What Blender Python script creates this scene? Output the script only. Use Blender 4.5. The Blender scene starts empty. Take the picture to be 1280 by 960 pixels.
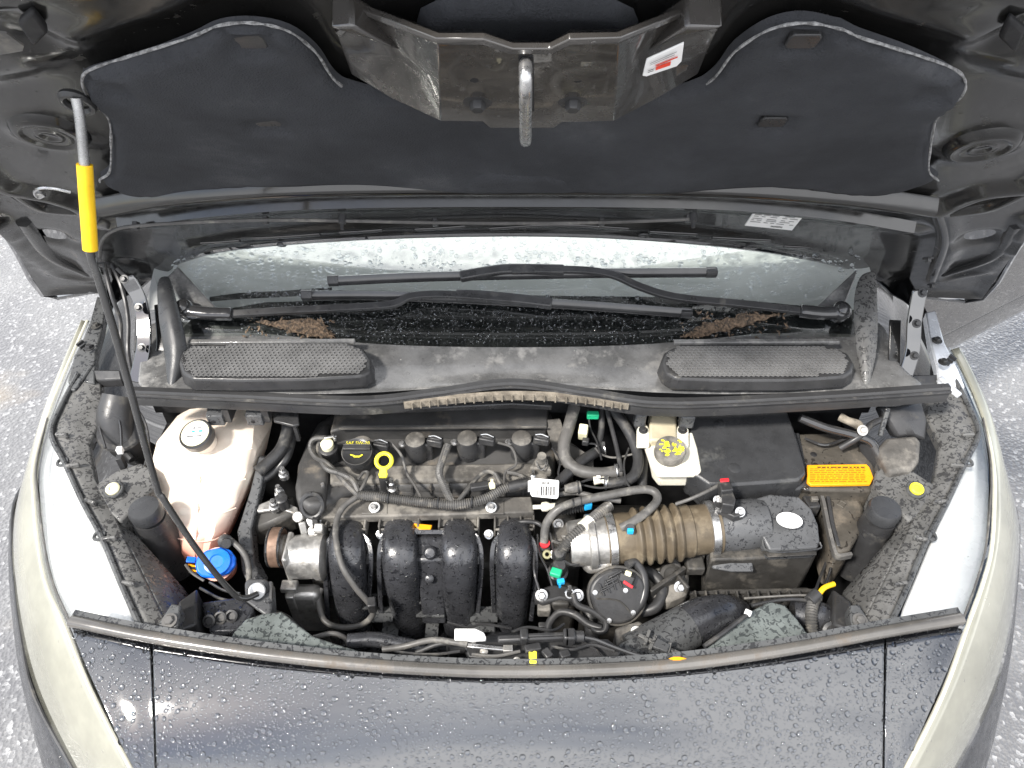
import bpy, bmesh, math, random
import numpy as np
from mathutils import Vector, Matrix
from mathutils.geometry import delaunay_2d_cdt
R = math.radians
V3 = Vector
random.seed(7)
sc = bpy.context.scene

# ------------------------------------------------------------------ camera
CAM = V3((0, -.50, 1.98)); TH = R(43); FPX = 960.0
cd = bpy.data.cameras.new('camera'); co = bpy.data.objects.new('camera', cd)
sc.collection.objects.link(co); sc.camera = co
cd.sensor_width = 36; cd.lens = 36*FPX/1280; cd.clip_start = .02; cd.clip_end = 500
co.location = CAM; co.rotation_euler = (R(90)-TH, 0, 0)

# ------------------------------------------------------------------ world, sun, exposure
SUN_EL, SUN_AZ = R(50), R(228)      # azimuth clockwise from +Y: left of the car, high
w = bpy.data.worlds.new('World'); sc.world = w; w.use_nodes = True
nt = w.node_tree; N = nt.nodes; L = nt.links
for n in list(N): N.remove(n)
out = N.new('ShaderNodeOutputWorld'); bg = N.new('ShaderNodeBackground'); L.new(bg.outputs[0], out.inputs[0])
sky = N.new('ShaderNodeTexSky'); sky.sky_type = 'NISHITA'; sky.sun_disc = False
sky.sun_elevation = SUN_EL; sky.sun_rotation = SUN_AZ
tc = N.new('ShaderNodeTexCoord'); nz = N.new('ShaderNodeTexNoise'); nz.inputs['Scale'].default_value = 1.0
nz.inputs['Detail'].default_value = 4; nz.inputs['Roughness'].default_value = .5
mp = N.new('ShaderNodeMapping'); mp.inputs['Location'].default_value = (.55, .2, .3); L.new(tc.outputs['Generated'], mp.inputs['Vector']); L.new(mp.outputs[0], nz.inputs['Vector'])
rp = N.new('ShaderNodeValToRGB'); rp.color_ramp.elements[0].position = .36; rp.color_ramp.elements[1].position = .56
L.new(nz.outputs['Fac'], rp.inputs['Fac'])
cl = N.new('ShaderNodeMix'); cl.data_type = 'RGBA'; cl.inputs['B'].default_value = (11.5, 11.6, 11.9, 1)
L.new(rp.outputs['Color'], cl.inputs['Factor']); L.new(sky.outputs[0], cl.inputs['A'])
L.new(cl.outputs['Result'], bg.inputs['Color']); bg.inputs['Strength'].default_value = .125
sd = bpy.data.lights.new('sun', 'SUN'); so = bpy.data.objects.new('sun', sd); sc.collection.objects.link(so)
sd.energy = 3.6; sd.angle = R(7); sd.color = (1, .95, .88)
dv = V3((math.sin(SUN_AZ)*math.cos(SUN_EL), math.cos(SUN_AZ)*math.cos(SUN_EL), math.sin(SUN_EL)))
so.rotation_euler = dv.to_track_quat('Z', 'Y').to_euler(); so.location = (-2, -3, 5)
vs = sc.view_settings; vs.view_transform = 'Standard'; vs.look = 'None'; vs.exposure = 0.92; vs.gamma = 1; vs.use_curve_mapping = False

# ------------------------------------------------------------------ measuring helpers (photo pixel + a real plane -> point)
FW = V3((0, math.cos(TH), -math.sin(TH))); UP = V3((0, math.sin(TH), math.cos(TH))); RT = V3((1, 0, 0))
def ray(px, py): return FW + RT*((px-640)/FPX) + UP*((480-py)/FPX)
def on(px, py, p0, n):
    d = ray(px, py); return CAM + d*((p0-CAM).dot(n)/d.dot(n))
def at(px, py, z): return on(px, py, V3((0, 0, z)), V3((0, 0, 1)))
def aty(px, py, y): return on(px, py, V3((0, y, 0)), V3((0, 1, 0)))
HB = R(50); H0 = V3((0, .648, 1.276)); HT = V3((0, -math.cos(HB), math.sin(HB))); HN = V3((0, -math.sin(HB), -math.cos(HB)))
def H(px, py, off=0): return on(px, py, H0+HN*off, HN)
GA = R(32); G0 = V3((0, .583, 1.068)); GT = V3((0, math.cos(GA), math.sin(GA))); GN = V3((0, -math.sin(GA), math.cos(GA)))
def G(px, py, off=0): return on(px, py, G0+GN*off, GN)

# ------------------------------------------------------------------ geometry helpers: each returns (verts, faces)
def cat(*gs):
    V, F = [], []
    for v, f in gs:
        o = len(V); V += list(v); F += [tuple(i+o for i in q) for q in f]
    return V, F
def cr(pts, n):
    pts = [V3(p) for p in pts]
    if len(pts) == 2: return [pts[0].lerp(pts[1], i/n) for i in range(n+1)]
    P = [pts[0]*2-pts[1]] + pts + [pts[-1]*2-pts[-2]]; o = []
    for i in range(1, len(P)-2):
        a, b, c, d = P[i-1:i+3]
        for k in range(n):
            t = k/n; o.append(.5*((2*b)+(c-a)*t+(2*a-5*b+4*c-d)*t*t+(3*b-a-3*c+d)*t**3))
    o.append(pts[-1]); return o
def frames(p, up=None):
    n = len(p); T = []
    for i in range(n): T.append((p[min(i+1, n-1)]-p[max(i-1, 0)]).normalized())
    fr = []
    if up is not None:
        for t in T:
            s = t.cross(up).normalized(); fr.append((s, s.cross(t).normalized()))
        return fr
    a = V3((0, 0, 1)) if abs(T[0].z) < .9 else V3((1, 0, 0))
    s = T[0].cross(a).normalized()
    for t in T:
        s = (s - t*s.dot(t)).normalized(); fr.append((s, t.cross(s).normalized()))
    return fr
def tube(pts, r, k=10, n=8, corr=None, smooth=True, caps=True, up=None, flat=1.0, sq=1.0):
    """tube along a spline; r a number or one per control point; corr = (pitch, depth) for corrugated loom"""
    m = len(pts); q = cr(pts, n) if smooth else [V3(p) for p in pts]
    if isinstance(r, (int, float)): rr = [r]*len(q)
    else:
        rr = [];
        for i in range(len(q)):
            s = i/(len(q)-1)*(m-1); a = min(int(s), m-2); rr.append(r[a]+(r[a+1]-r[a])*(s-a))
    if corr:
        ar = [0]
        for i in range(1, len(q)): ar.append(ar[-1]+(q[i]-q[i-1]).length)
        N_ = int(ar[-1]/corr[0]*4); q2, r2 = [], []; j = 0
        for i in range(N_+1):
            s = ar[-1]*i/N_
            while j < len(ar)-2 and ar[j+1] < s: j += 1
            t = (s-ar[j])/max(1e-9, ar[j+1]-ar[j]); q2.append(q[j].lerp(q[j+1], t))
            r2.append((rr[j]+(rr[j+1]-rr[j])*t)*(1+corr[1]*(-1, 0, 1, 0)[i % 4]))
        q, rr = q2, r2
    fr = frames(q, up); V, F = [], []
    for p, (s, u), a in zip(q, fr, rr):
        for i in range(k):
            t = 2*math.pi*i/k; ct_, st_ = math.cos(t), math.sin(t); V.append(p+s*math.copysign(abs(ct_)**sq, ct_)*a+u*math.copysign(abs(st_)**sq, st_)*a*flat)
    for j in range(len(q)-1):
        for i in range(k): F.append((j*k+i, j*k+(i+1) % k, (j+1)*k+(i+1) % k, (j+1)*k+i))
    if caps: F.append(tuple(range(k))[::-1]); F.append(tuple(range((len(q)-1)*k, len(q)*k)))
    return V, F
def sweep(pts, prof, up=V3((0, 0, 1)), n=6, smooth=True):
    """closed 2-D profile (side, up) swept along a path"""
    q = cr(pts, n) if smooth else [V3(p) for p in pts]
    fr = frames(q, up); k = len(prof); V, F = [], []
    for p, (s, u) in zip(q, fr):
        for a, b in prof: V.append(p+s*a+u*b)
    for j in range(len(q)-1):
        for i in range(k): F.append((j*k+i, j*k+(i+1) % k, (j+1)*k+(i+1) % k, (j+1)*k+i))
    F.append(tuple(range(k))[::-1]); F.append(tuple(range((len(q)-1)*k, len(q)*k)))
    return V, F
def basis(ax):
    ax = V3(ax).normalized(); a = V3((0, 0, 1)) if abs(ax.z) < .9 else V3((0, 1, 0))
    s = a.cross(ax).normalized(); return s, ax.cross(s).normalized(), ax
def lathe(prof, c, ax=(0, 0, 1), k=24):
    s, u, a = basis(ax); c = V3(c); V, F, rows = [], [], []
    for r, h in prof:
        if r < 1e-6: rows.append([len(V)]); V.append(c+a*h)
        else:
            rows.append(list(range(len(V), len(V)+k)))
            for i in range(k):
                t = 2*math.pi*i/k; V.append(c+a*h+s*math.cos(t)*r+u*math.sin(t)*r)
    for A, B in zip(rows, rows[1:]):
        for i in range(k):
            j = (i+1) % k
            if len(A) == 1 and len(B) == 1: break
            if len(A) == 1: F.append((A[0], B[i], B[j]))
            elif len(B) == 1: F.append((A[i], B[0], A[j]))
            else: F.append((A[i], B[i], B[j], A[j]))
    if len(rows[0]) > 1: F.append(tuple(rows[0]))
    if len(rows[-1]) > 1: F.append(tuple(rows[-1])[::-1])
    return V, F
def torus(c, ax, R_, r, k=24, m=8, sx=1.0):
    s, u, a = basis(ax); c = V3(c); V, F = [], []
    for i in range(k):
        t = 2*math.pi*i/k; d = s*math.cos(t)*sx+u*math.sin(t)
        for j in range(m):
            q = 2*math.pi*j/m; V.append(c+d*(R_+r*math.cos(q))+a*r*math.sin(q))
    for i in range(k):
        for j in range(m): F.append((i*m+j, ((i+1) % k)*m+j, ((i+1) % k)*m+(j+1) % m, i*m+(j+1) % m))
    return V, F
def prism(top, vec, sc_=1.0):
    top = [V3(p) for p in top]; n = len(top); c = sum(top, V3())/n; vec = V3(vec)
    V = top+[c+(p-c)*sc_+vec for p in top]
    F = [tuple(range(n)), tuple(range(2*n-1, n-1, -1))]+[(i, i+n, (i+1) % n+n, (i+1) % n) for i in range(n)]
    return V, F
def box(c, s, rz=0, rx=0, ry=0):
    M = Matrix.Translation(V3(c)) @ Matrix.Rotation(rz, 4, 'Z') @ Matrix.Rotation(ry, 4, 'Y') @ Matrix.Rotation(rx, 4, 'X')
    V = [M @ V3((x*s[0]/2, y*s[1]/2, z*s[2]/2)) for x in (-1, 1) for y in (-1, 1) for z in (-1, 1)]
    return V, [(0, 1, 3, 2), (4, 6, 7, 5), (0, 4, 5, 1), (2, 3, 7, 6), (0, 2, 6, 4), (1, 5, 7, 3)]
def bar(a, b, w_, h_, up=V3((0, 0, 1))):
    return sweep([a, b], [(-w_/2, -h_/2), (w_/2, -h_/2), (w_/2, h_/2), (-w_/2, h_/2)], up, smooth=False)
def sheet(rows):
    m = len(rows[0]); V = [V3(p) for r in rows for p in r]
    return V, [(i*m+j, i*m+j+1, (i+1)*m+j+1, (i+1)*m+j) for i in range(len(rows)-1) for j in range(m-1)]
def slab(rows, vec):
    """a sheet given thickness along vec, closed"""
    V, F = sheet(rows); n = len(V); m = len(rows[0]); k = len(rows); vec = V3(vec)
    F2 = [tuple(i+n for i in reversed(f)) for f in F]
    b = [j for j in range(m)]+[i*m+m-1 for i in range(1, k)]+[(k-1)*m+j for j in range(m-2, -1, -1)]+[i*m for i in range(k-2, 0, -1)]
    S = [(b[i], b[i]+n, b[(i+1) % len(b)]+n, b[(i+1) % len(b)]) for i in range(len(b))]
    return V+[p+vec for p in V], F+F2+S
def hexb(c, ax, r=.006, h=.006, washer=1.6):
    return cat(lathe([(r*washer, 0), (r*washer, h*.25), (r*1.05, h*.3)], c, ax, 16), lathe([(r, h*.2), (r, h*.9), (r*.8, h*1.1), (0, h*1.1)], c, ax, 6))
def inside(p, poly):
    c = False; n = len(poly); x, y = p
    for i in range(n):
        x1, y1 = poly[i]; x2, y2 = poly[(i+1) % n]
        if (y1 > y) != (y2 > y) and x < (x2-x1)*(y-y1)/(y2-y1)+x1: c = not c
    return c
def segdist(p, a, b):
    ax, ay = a; dx, dy = b[0]-ax, b[1]-ay; l = dx*dx+dy*dy
    t = 0 if l == 0 else max(0, min(1, ((p[0]-ax)*dx+(p[1]-ay)*dy)/l))
    return math.hypot(p[0]-ax-dx*t, p[1]-ay-dy*t)
def polydist(p, poly, closed=True):
    n = len(poly); return min(segdist(p, poly[i], poly[(i+1) % n]) for i in range(n if closed else n-1))
def cdt(poly, step, hf):
    """fill a 2-D outline with an even mesh; hf(x, y, distance to outline) -> 3-D point"""
    b = []
    for i in range(len(poly)):
        a, c = poly[i], poly[(i+1) % len(poly)]; m = max(1, int(math.hypot(c[0]-a[0], c[1]-a[1])/step))
        b += [(a[0]+(c[0]-a[0])*k/m, a[1]+(c[1]-a[1])*k/m) for k in range(m)]
    xs = [p[0] for p in poly]; ys = [p[1] for p in poly]; pts = [V3((x, y)) .to_2d() if False else (x, y) for x, y in b]; nb = len(pts)
    y = min(ys)
    r = 0
    while y < max(ys):
        x = min(xs)+(step/2 if r % 2 else 0)
        while x < max(xs):
            if inside((x, y), poly) and polydist((x, y), poly) > step*.45: pts.append((x, y))
            x += step
        y += step*.866; r += 1
    res = delaunay_2d_cdt([Vector(p) for p in pts], [(i, (i+1) % nb) for i in range(nb)], [], 1, 1e-7)
    return [hf(p.x, p.y, polydist((p.x, p.y), poly)) for p in res[0]], [tuple(f) for f in res[2]]
def smoothpoly(p, n=4):
    q = [V3((a, b, 0)) for a, b in p]; m = len(q); o = []
    for i in range(m):
        a, b, c, d = q[i-1], q[i], q[(i+1) % m], q[(i+2) % m]
        for k in range(n):
            t = k/n; v = .5*((2*b)+(c-a)*t+(2*a-5*b+4*c-d)*t*t+(3*b-a-3*c+d)*t**3); o.append((v.x, v.y))
    return o

# ------------------------------------------------------------------ object helpers
WL = {}
col = sc.collection
def finish(o, label=None, category=None, group=None, kind=None):
    if label: o['label'] = label
    if category: o['category'] = category
    if group: o['group'] = group
    if kind: o['kind'] = kind
    return o
def root(name, label, category, loc, group=None):
    o = bpy.data.objects.new(name, None); col.objects.link(o); o.location = loc; o.empty_display_size = .05
    WL[o] = V3(loc); return finish(o, label, category, group)
def mk(name, geo, m, parent=None, bevel=0, seg=2, sub=0, solid=0, sharp=40, label=None, category=None, group=None, kind=None, fix=True):
    V, F = geo; V = [V3(v) for v in V]
    lo = V3((min(v[i] for v in V) for i in range(3))); hi = V3((max(v[i] for v in V) for i in range(3)))
    c = V3(((lo.x+hi.x)/2, (lo.y+hi.y)/2, lo.z))
    me = bpy.data.meshes.new(name); me.from_pydata([v-c for v in V], [], F)
    if fix:
        bm = bmesh.new(); bm.from_mesh(me); bmesh.ops.recalc_face_normals(bm, faces=bm.faces); bm.to_mesh(me); bm.free()
    me.polygons.foreach_set('use_smooth', [True]*len(me.polygons))
    if not sub: me.set_sharp_from_angle(angle=R(sharp))
    me.materials.append(m)
    o = bpy.data.objects.new(name, me); col.objects.link(o); WL[o] = c
    if parent: o.parent = parent; o.location = c-WL[parent]
    else: o.location = c
    if solid and not sub:
        s = o.modifiers.new('thickness', 'SOLIDIFY'); s.thickness = solid; s.offset = 0
    if bevel:
        b = o.modifiers.new('bevel', 'BEVEL'); b.width = bevel; b.segments = seg; b.limit_method = 'ANGLE'; b.angle_limit = R(35); b.harden_normals = False
    if sub:
        s = o.modifiers.new('smooth', 'SUBSURF'); s.levels = sub; s.render_levels = sub; s.boundary_smooth = 'PRESERVE_CORNERS'
        if solid: s = o.modifiers.new('thickness', 'SOLIDIFY'); s.thickness = solid; s.offset = -1 if solid > 0 else 1
    return finish(o, label, category, group, kind)
def copy_tree(o, d, parent=None):
    """copy of a thing and its parts, moved by d"""
    c = o.copy(); col.objects.link(c); WL[c] = WL[o]+d
    if parent: c.parent = parent
    else: c.location = o.location+d
    for ch in list(o.children): copy_tree(ch, d, c)
    return c
def text_geo(s, p, xdir, ydir, size, th=.0004):
    """flat lettering as real geometry: p centre, xdir reading direction"""
    cu = bpy.data.curves.new('lettering', 'FONT'); cu.body = s; cu.size = size; cu.align_x = 'CENTER'; cu.align_y = 'CENTER'; cu.extrude = 0; cu.resolution_u = 2
    t = bpy.data.objects.new('lettering', cu); col.objects.link(t)
    dg = bpy.context.evaluated_depsgraph_get(); me = bpy.data.meshes.new_from_object(t.evaluated_get(dg))
    X = V3(xdir).normalized(); Y = V3(ydir).normalized()
    g = [V3(p)+X*v.co.x+Y*v.co.y for v in me.vertices], [tuple(q.vertices) for q in me.polygons]
    bpy.data.objects.remove(t); bpy.data.meshes.remove(me); bpy.data.curves.remove(cu)
    return g

# ------------------------------------------------------------------ materials
def M(name, c, rough=.5, cior=1.5, metal=0, var=.2, vs_=18, dirt=None, wet=None, bump=None, drops=None, coat=0, trans=0, ior=1.45, spec=.5, sss=0, alpha=1, rvar=.12, streak=None):
    """procedural surface: grain, dirt=(amount, colour, scale), wet=(scale, amount), bump=(scale, height), drops=(scale, share)"""
    m = bpy.data.materials.new(name); m.use_nodes = True; nt = m.node_tree; N = nt.nodes; L = nt.links
    b = N['Principled BSDF']; tc = N.new('ShaderNodeTexCoord'); ob = N.new('ShaderNodeObjectInfo')
    ad = N.new('ShaderNodeVectorMath'); ad.operation = 'ADD'; L.new(tc.outputs['Object'], ad.inputs[0]); L.new(ob.outputs['Location'], ad.inputs[1])
    co_ = ad.outputs[0]
    def noise(s, d=4, r=.6, vec=None):
        n = N.new('ShaderNodeTexNoise'); n.inputs['Scale'].default_value = s; n.inputs['Detail'].default_value = d; n.inputs['Roughness'].default_value = r
        L.new(vec or co_, n.inputs['Vector']); return n.outputs['Fac']
    def ramp(x, a, e, lo=0, hi=1):
        n = N.new('ShaderNodeMapRange'); n.interpolation_type = 'SMOOTHSTEP'; n.inputs['From Min'].default_value = a; n.inputs['From Max'].default_value = e
        n.inputs['To Min'].default_value = lo; n.inputs['To Max'].default_value = hi; L.new(x, n.inputs['Value']); return n.outputs[0]
    def mix(f, a, e, t='MIX'):
        n = N.new('ShaderNodeMix'); n.data_type = 'RGBA'; n.blend_type = t
        for s, v in (('Factor', f), ('A', a), ('B', e)):
            if isinstance(v, (int, float)): n.inputs[s].default_value = v
            elif isinstance(v, tuple): n.inputs[s].default_value = (*v[:3], 1)
            else: L.new(v, n.inputs[s])
        return n.outputs['Result']
    def math_(op, a, e):
        n = N.new('ShaderNodeMath'); n.operation = op; n.use_clamp = op != 'MULTIPLY_ADD'
        for i, v in enumerate((a, e)):
            if isinstance(v, (int, float)): n.inputs[i].default_value = v
            else: L.new(v, n.inputs[i])
        return n.outputs[0]
    f = noise(vs_, 5, .65)
    colr = mix(ramp(f, .3, .7), tuple(x*(1-var) for x in c), tuple(min(1, x*(1+var)) for x in c))
    ro = ramp(noise(vs_*2.3, 4), .3, .7, max(0, rough-rvar), min(1, rough+rvar)); hts = []
    if dirt:
        a_, dc, ds = dirt; dm = math_('MULTIPLY', ramp(noise(ds, 6, .7), .62-a_*.35, .78-a_*.3), .9)
        colr = mix(dm, colr, dc); ro = mix(dm, ro, (.85, .85, .85))
    if wet:
        ws, wa = wet; wn = noise(ws, 2.5, .55); wn.node.inputs['Distortion'].default_value = .9; wm = ramp(wn, .66-wa*.3, .69-wa*.3)
        colr = mix(wm, colr, mix(1.0, colr, (.46, .46, .48), 'MULTIPLY')); ro = mix(wm, ro, (.12, .12, .12)); hts.append((wm, .0006))
    if drops:
        for dsc, sh in drops:
            v = N.new('ShaderNodeTexVoronoi'); v.inputs['Scale'].default_value = dsc; L.new(co_, v.inputs['Vector'])
            sp = N.new('ShaderNodeSeparateColor'); L.new(v.outputs['Color'], sp.inputs[0])
            rad = ramp(sp.outputs[0], 1-sh, 1, 0, .42); h = math_('SUBTRACT', rad, v.outputs['Distance']); hh = ramp(h, 0, .16)
            on_ = ramp(h, 0, .02); ro = mix(on_, ro, (.04, .04, .04)); hts.append((hh, .10/dsc))
    if bump: hts.append((noise(bump[0], 4, .6), bump[1]))
    if isinstance(colr, tuple): b.inputs['Base Color'].default_value = (*colr, 1)
    else: L.new(colr, b.inputs['Base Color'])
    L.new(ro, b.inputs['Roughness']); pn = None
    for h, d in hts:
        n = N.new('ShaderNodeBump'); n.inputs['Strength'].default_value = 1; n.inputs['Distance'].default_value = d; L.new(h, n.inputs['Height'])
        if pn: L.new(pn, n.inputs['Normal'])
        pn = n.outputs[0]
    if pn: L.new(pn, b.inputs['Normal'])
    b.inputs['Metallic'].default_value = metal; b.inputs['Coat Weight'].default_value = coat; b.inputs['Coat Roughness'].default_value = .03; b.inputs['Coat IOR'].default_value = cior
    b.inputs['Transmission Weight'].default_value = trans; b.inputs['IOR'].default_value = ior; b.inputs['Specular IOR Level'].default_value = spec
    if sss: b.inputs['Subsurface Weight'].default_value = sss; b.inputs['Subsurface Radius'].default_value = (.03, .02, .015); b.inputs['Subsurface Scale'].default_value = .5
    return m
def thin_glass(name, tint, refl=.0, rough=.02):
    m = bpy.data.materials.new(name); m.use_nodes = True; nt = m.node_tree; N = nt.nodes; L = nt.links
    for n in list(N): N.remove(n)
    o = N.new('ShaderNodeOutputMaterial'); t = N.new('ShaderNodeBsdfTransparent'); t.inputs[0].default_value = (*tint, 1)
    g = N.new('ShaderNodeBsdfGlossy'); g.inputs['Roughness'].default_value = rough; fr = N.new('ShaderNodeFresnel'); fr.inputs['IOR'].default_value = 1.5
    a = N.new('ShaderNodeMath'); a.operation = 'ADD'; a.inputs[1].default_value = refl; a.use_clamp = True; L.new(fr.outputs[0], a.inputs[0])
    x = N.new('ShaderNodeMixShader'); L.new(a.outputs[0], x.inputs[0]); L.new(t.outputs[0], x.inputs[1]); L.new(g.outputs[0], x.inputs[2]); L.new(x.outputs[0], o.inputs[0])
    return m
DUST = (.225, .21, .185)
mt = dict(
 paint=M('black_car_paint', (.006, .0065, .008), .05, cior=1.95, var=.1, coat=1, rvar=.02, spec=.8),
 hoodpaint=M('hood_inner_paint', (.012, .0118, .0115), .2, var=.15, coat=.15, rvar=.06, dirt=(.02, (.08, .075, .065), 30), drops=[(150, .04)]),
 hoodgloss=M('hood_stamped_paint', (.012, .0115, .011), .16, var=.12, coat=.2, rvar=.05, spec=.7),
 felt=M('hood_felt', (.046, .048, .053), .95, var=.22, vs_=5, dirt=(.16, (.08, .082, .087), 5), bump=(420, .0022), rvar=.05, spec=.2),
 feltedge=M('felt_edge', (.26, .26, .26), .95, var=.6, vs_=160, bump=(600, .002)),
 satin=M('black_satin_plastic', (.034, .034, .035), .36, var=.25, bump=(700, .0002), dirt=(.15, (.09, .085, .075), 22)),
 latch=M('bracket_plastic', (.034, .031, .028), .2, var=.15, bump=(60, .0004), drops=[(150, .05)], spec=.9, coat=.5),
 cover=M('valve_cover_plastic', (.060, .059, .058), .42, var=.25, bump=(900, .0003), dirt=(.22, (.15, .13, .105), 16)),
 dusty=M('dusty_black_plastic', (.085, .08, .073), .6, var=.3, bump=(600, .0004), dirt=(.5, DUST, 14)),
 brown=M('dusty_rubber', (.095, .075, .05), .55, var=.3, dirt=(.35, (.19, .155, .105), 20)),
 wetplastic=M('wet_grey_plastic', (.115, .114, .110), .62, var=.25, wet=(140, .40), bump=(500, .0004)),
 wetdark=M('wet_dark_plastic', (.07, .072, .073), .5, var=.25, wet=(140, .36), bump=(500, .0003)),
 wetgreen=M('wet_air_deflector', (.12, .135, .13), .5, var=.3, wet=(130, .40), bump=(300, .0006)),
 runner=M('manifold_plastic', (.034, .035, .039), .24, var=.3, wet=(150, .22), bump=(350, .0003), drops=[(120, .3)], spec=.8),
 airbox=M('air_box_plastic', (.075, .077, .08), .36, var=.15, wet=(150, .24), bump=(900, .0003), drops=[(120, .2)]),
 airlow=M('air_box_base', (.04, .038, .035), .5, var=.3, bump=(600, .0003), dirt=(.3, (.11, .10, .085), 22)),
 ecu=M('battery_lid_plastic', (.038, .039, .041), .33, var=.2, bump=(900, .0003), dirt=(.2, (.10, .10, .095), 11)),
 battery=M('battery_box_plastic', (.065, .058, .048), .6, var=.3, bump=(500, .0004), dirt=(.35, (.16, .135, .105), 14), wet=(60, .15)),
 rubber=M('black_rubber', (.03, .03, .031), .16, coat=.6, var=.25, rvar=.1),
 hose=M('rubber_hose', (.032, .032, .033), .42, var=.3, dirt=(.25, (.10, .095, .085), 30)),
 greyhose=M('dusty_hose', (.085, .082, .078), .5, var=.3, dirt=(.3, (.2, .19, .17), 30)),
 loom=M('corrugated_loom', (.075, .073, .07), .42, var=.3, dirt=(.35, (.2, .185, .16), 35)),
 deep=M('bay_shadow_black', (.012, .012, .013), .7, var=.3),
 seal=M('grey_rubber_seal', (.10, .094, .086), .22, coat=.7, var=.25, vs_=9, dirt=(.25, (.10, .08, .06), 18)),
 cowl=M('cowl_plastic', (.115, .115, .114), .24, var=.35, vs_=14, coat=.3, dirt=(.30, (.24, .235, .225), 20), drops=[(130, .10)], bump=(300, .0004)),
 cowldark=M('cowl_lip_rubber', (.036, .036, .037), .38, var=.2, vs_=9, dirt=(.12, (.12, .115, .1), 12)),
 mesh=M('cowl_grille_plastic', (.13, .13, .13), .45, var=.2, drops=[(190, .12)]),
 alu=M('cast_aluminium', (.46, .45, .43), .42, metal=.75, var=.25, vs_=40, dirt=(.3, (.20, .18, .15), 30), bump=(350, .0004)),
 steel=M('zinc_steel', (.55, .55, .55), .3, metal=.9, var=.2, vs_=60, dirt=(.15, (.25, .22, .18), 60)),
 rodsteel=M('prop_rod_black', (.03, .03, .03), .22, var=.2, coat=.4),
 rust=M('rusty_pulley', (.20, .13, .095), .55, metal=.3, var=.3, vs_=50),
 yellow=M('yellow_plastic', (.85, .52, .012), .4, var=.08, vs_=30, dirt=(.08, (.40, .25, .04), 45)),
 lemon=M('lemon_plastic', (.83, .74, .05), .4, var=.1, vs_=40),
 cream=M('cream_plastic', (.80, .76, .52), .4, var=.1, vs_=40),
 orange=M('orange_label', (.90, .36, .012), .35, var=.05),
 blue=M('blue_plastic', (.012, .15, .72), .35, var=.15, dirt=(.10, (.05, .10, .25), 60)),
 cyan=M('cyan_clip', (.02, .38, .75), .35, var=.1),
 green=M('green_clip', (.02, .42, .2), .4, var=.15),
 red=M('red_clip', (.70, .03, .04), .4, var=.15),
 white=M('white_label', (.80, .80, .79), .4, var=.04),
 ivory=M('brake_tank_plastic', (.74, .71, .60), .4, var=.08, sss=.2, dirt=(.12, (.5, .45, .33), 18)),
 tank_=M('coolant_tank_plastic', (.66, .58, .50), .38, var=.1, vs_=9, sss=.25, rvar=.08),
 coolant=M('pink_coolant_tank', (.78, .30, .22), .35, var=.25, vs_=22, sss=.35),
 rustink=M('brown_ink', (.33, .12, .01), .5, var=.1), ink=M('black_ink', (.02, .02, .02), .5, var=.1), redink=M('red_ink', (.72, .06, .03), .5, var=.1), greyink=M('grey_ink', (.25, .25, .25), .5, var=.1),
 lampwhite=M('lamp_reflector_glare_white', (.90, .91, .92), .3, metal=.08, var=.06, vs_=8, drops=[(120, .15)]),  # white base colour holds the sky glare of a chrome reflector
 lens=M('hazy_lamp_lens', (.33, .325, .265), .10, var=.2, vs_=5, coat=.8, trans=.25, dirt=(.14, (.24, .24, .19), 5), drops=[(140, .06)], spec=.8),
 lensedge=M('clear_lamp_edge', (.46, .45, .38), .15, var=.1, coat=.6),
 water=M('rain_drop', (.95, .97, 1), .02, var=0, trans=1, ior=1.33, rvar=.01),
 tanplastic=M('tan_plastic', (.46, .41, .29), .5, var=.15, dirt=(.2, (.3, .26, .18), 16)), tan=M('tan_foam', (.20, .175, .14), .8, var=.4, vs_=60, dirt=(.3, (.12, .1, .08), 40)),
 leaf=M('dirt_and_leaf_litter', (.15, .105, .07), .9, var=.7, vs_=220, bump=(220, .004), dirt=(.45, (.03, .028, .025), 120)),
 yellowmetal=M('primer_metal', (.33, .31, .17), .4, var=.2, coat=.3),
 bodyside=M('wet_body_metal', (.62, .64, .67), .25, metal=.3, var=.12, vs_=20, coat=.4),
 dash=M('sky_glare_dash', (.36, .37, .37), .6, var=.12, vs_=3),  # pale grey puts the windscreen's sky reflection into the colour
 frit=M('windscreen_black_band', (.015, .016, .017), .25, var=.3, coat=.8, drops=[(160, .75), (310, .8)]),
 glass=thin_glass('windscreen_glass', (.93, .965, .945), .12),
 glintpaint=M('rim_glint_paint', (.02, .02, .021), .08, var=.1, coat=1, rvar=.02), rodgrey=M('rod_grey_steel', (.30, .30, .30), .3, metal=.7, var=.2, vs_=60),
 doorpaint=M('door_paint', (.05, .046, .042), .2, var=.15, coat=.8),
)

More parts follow.
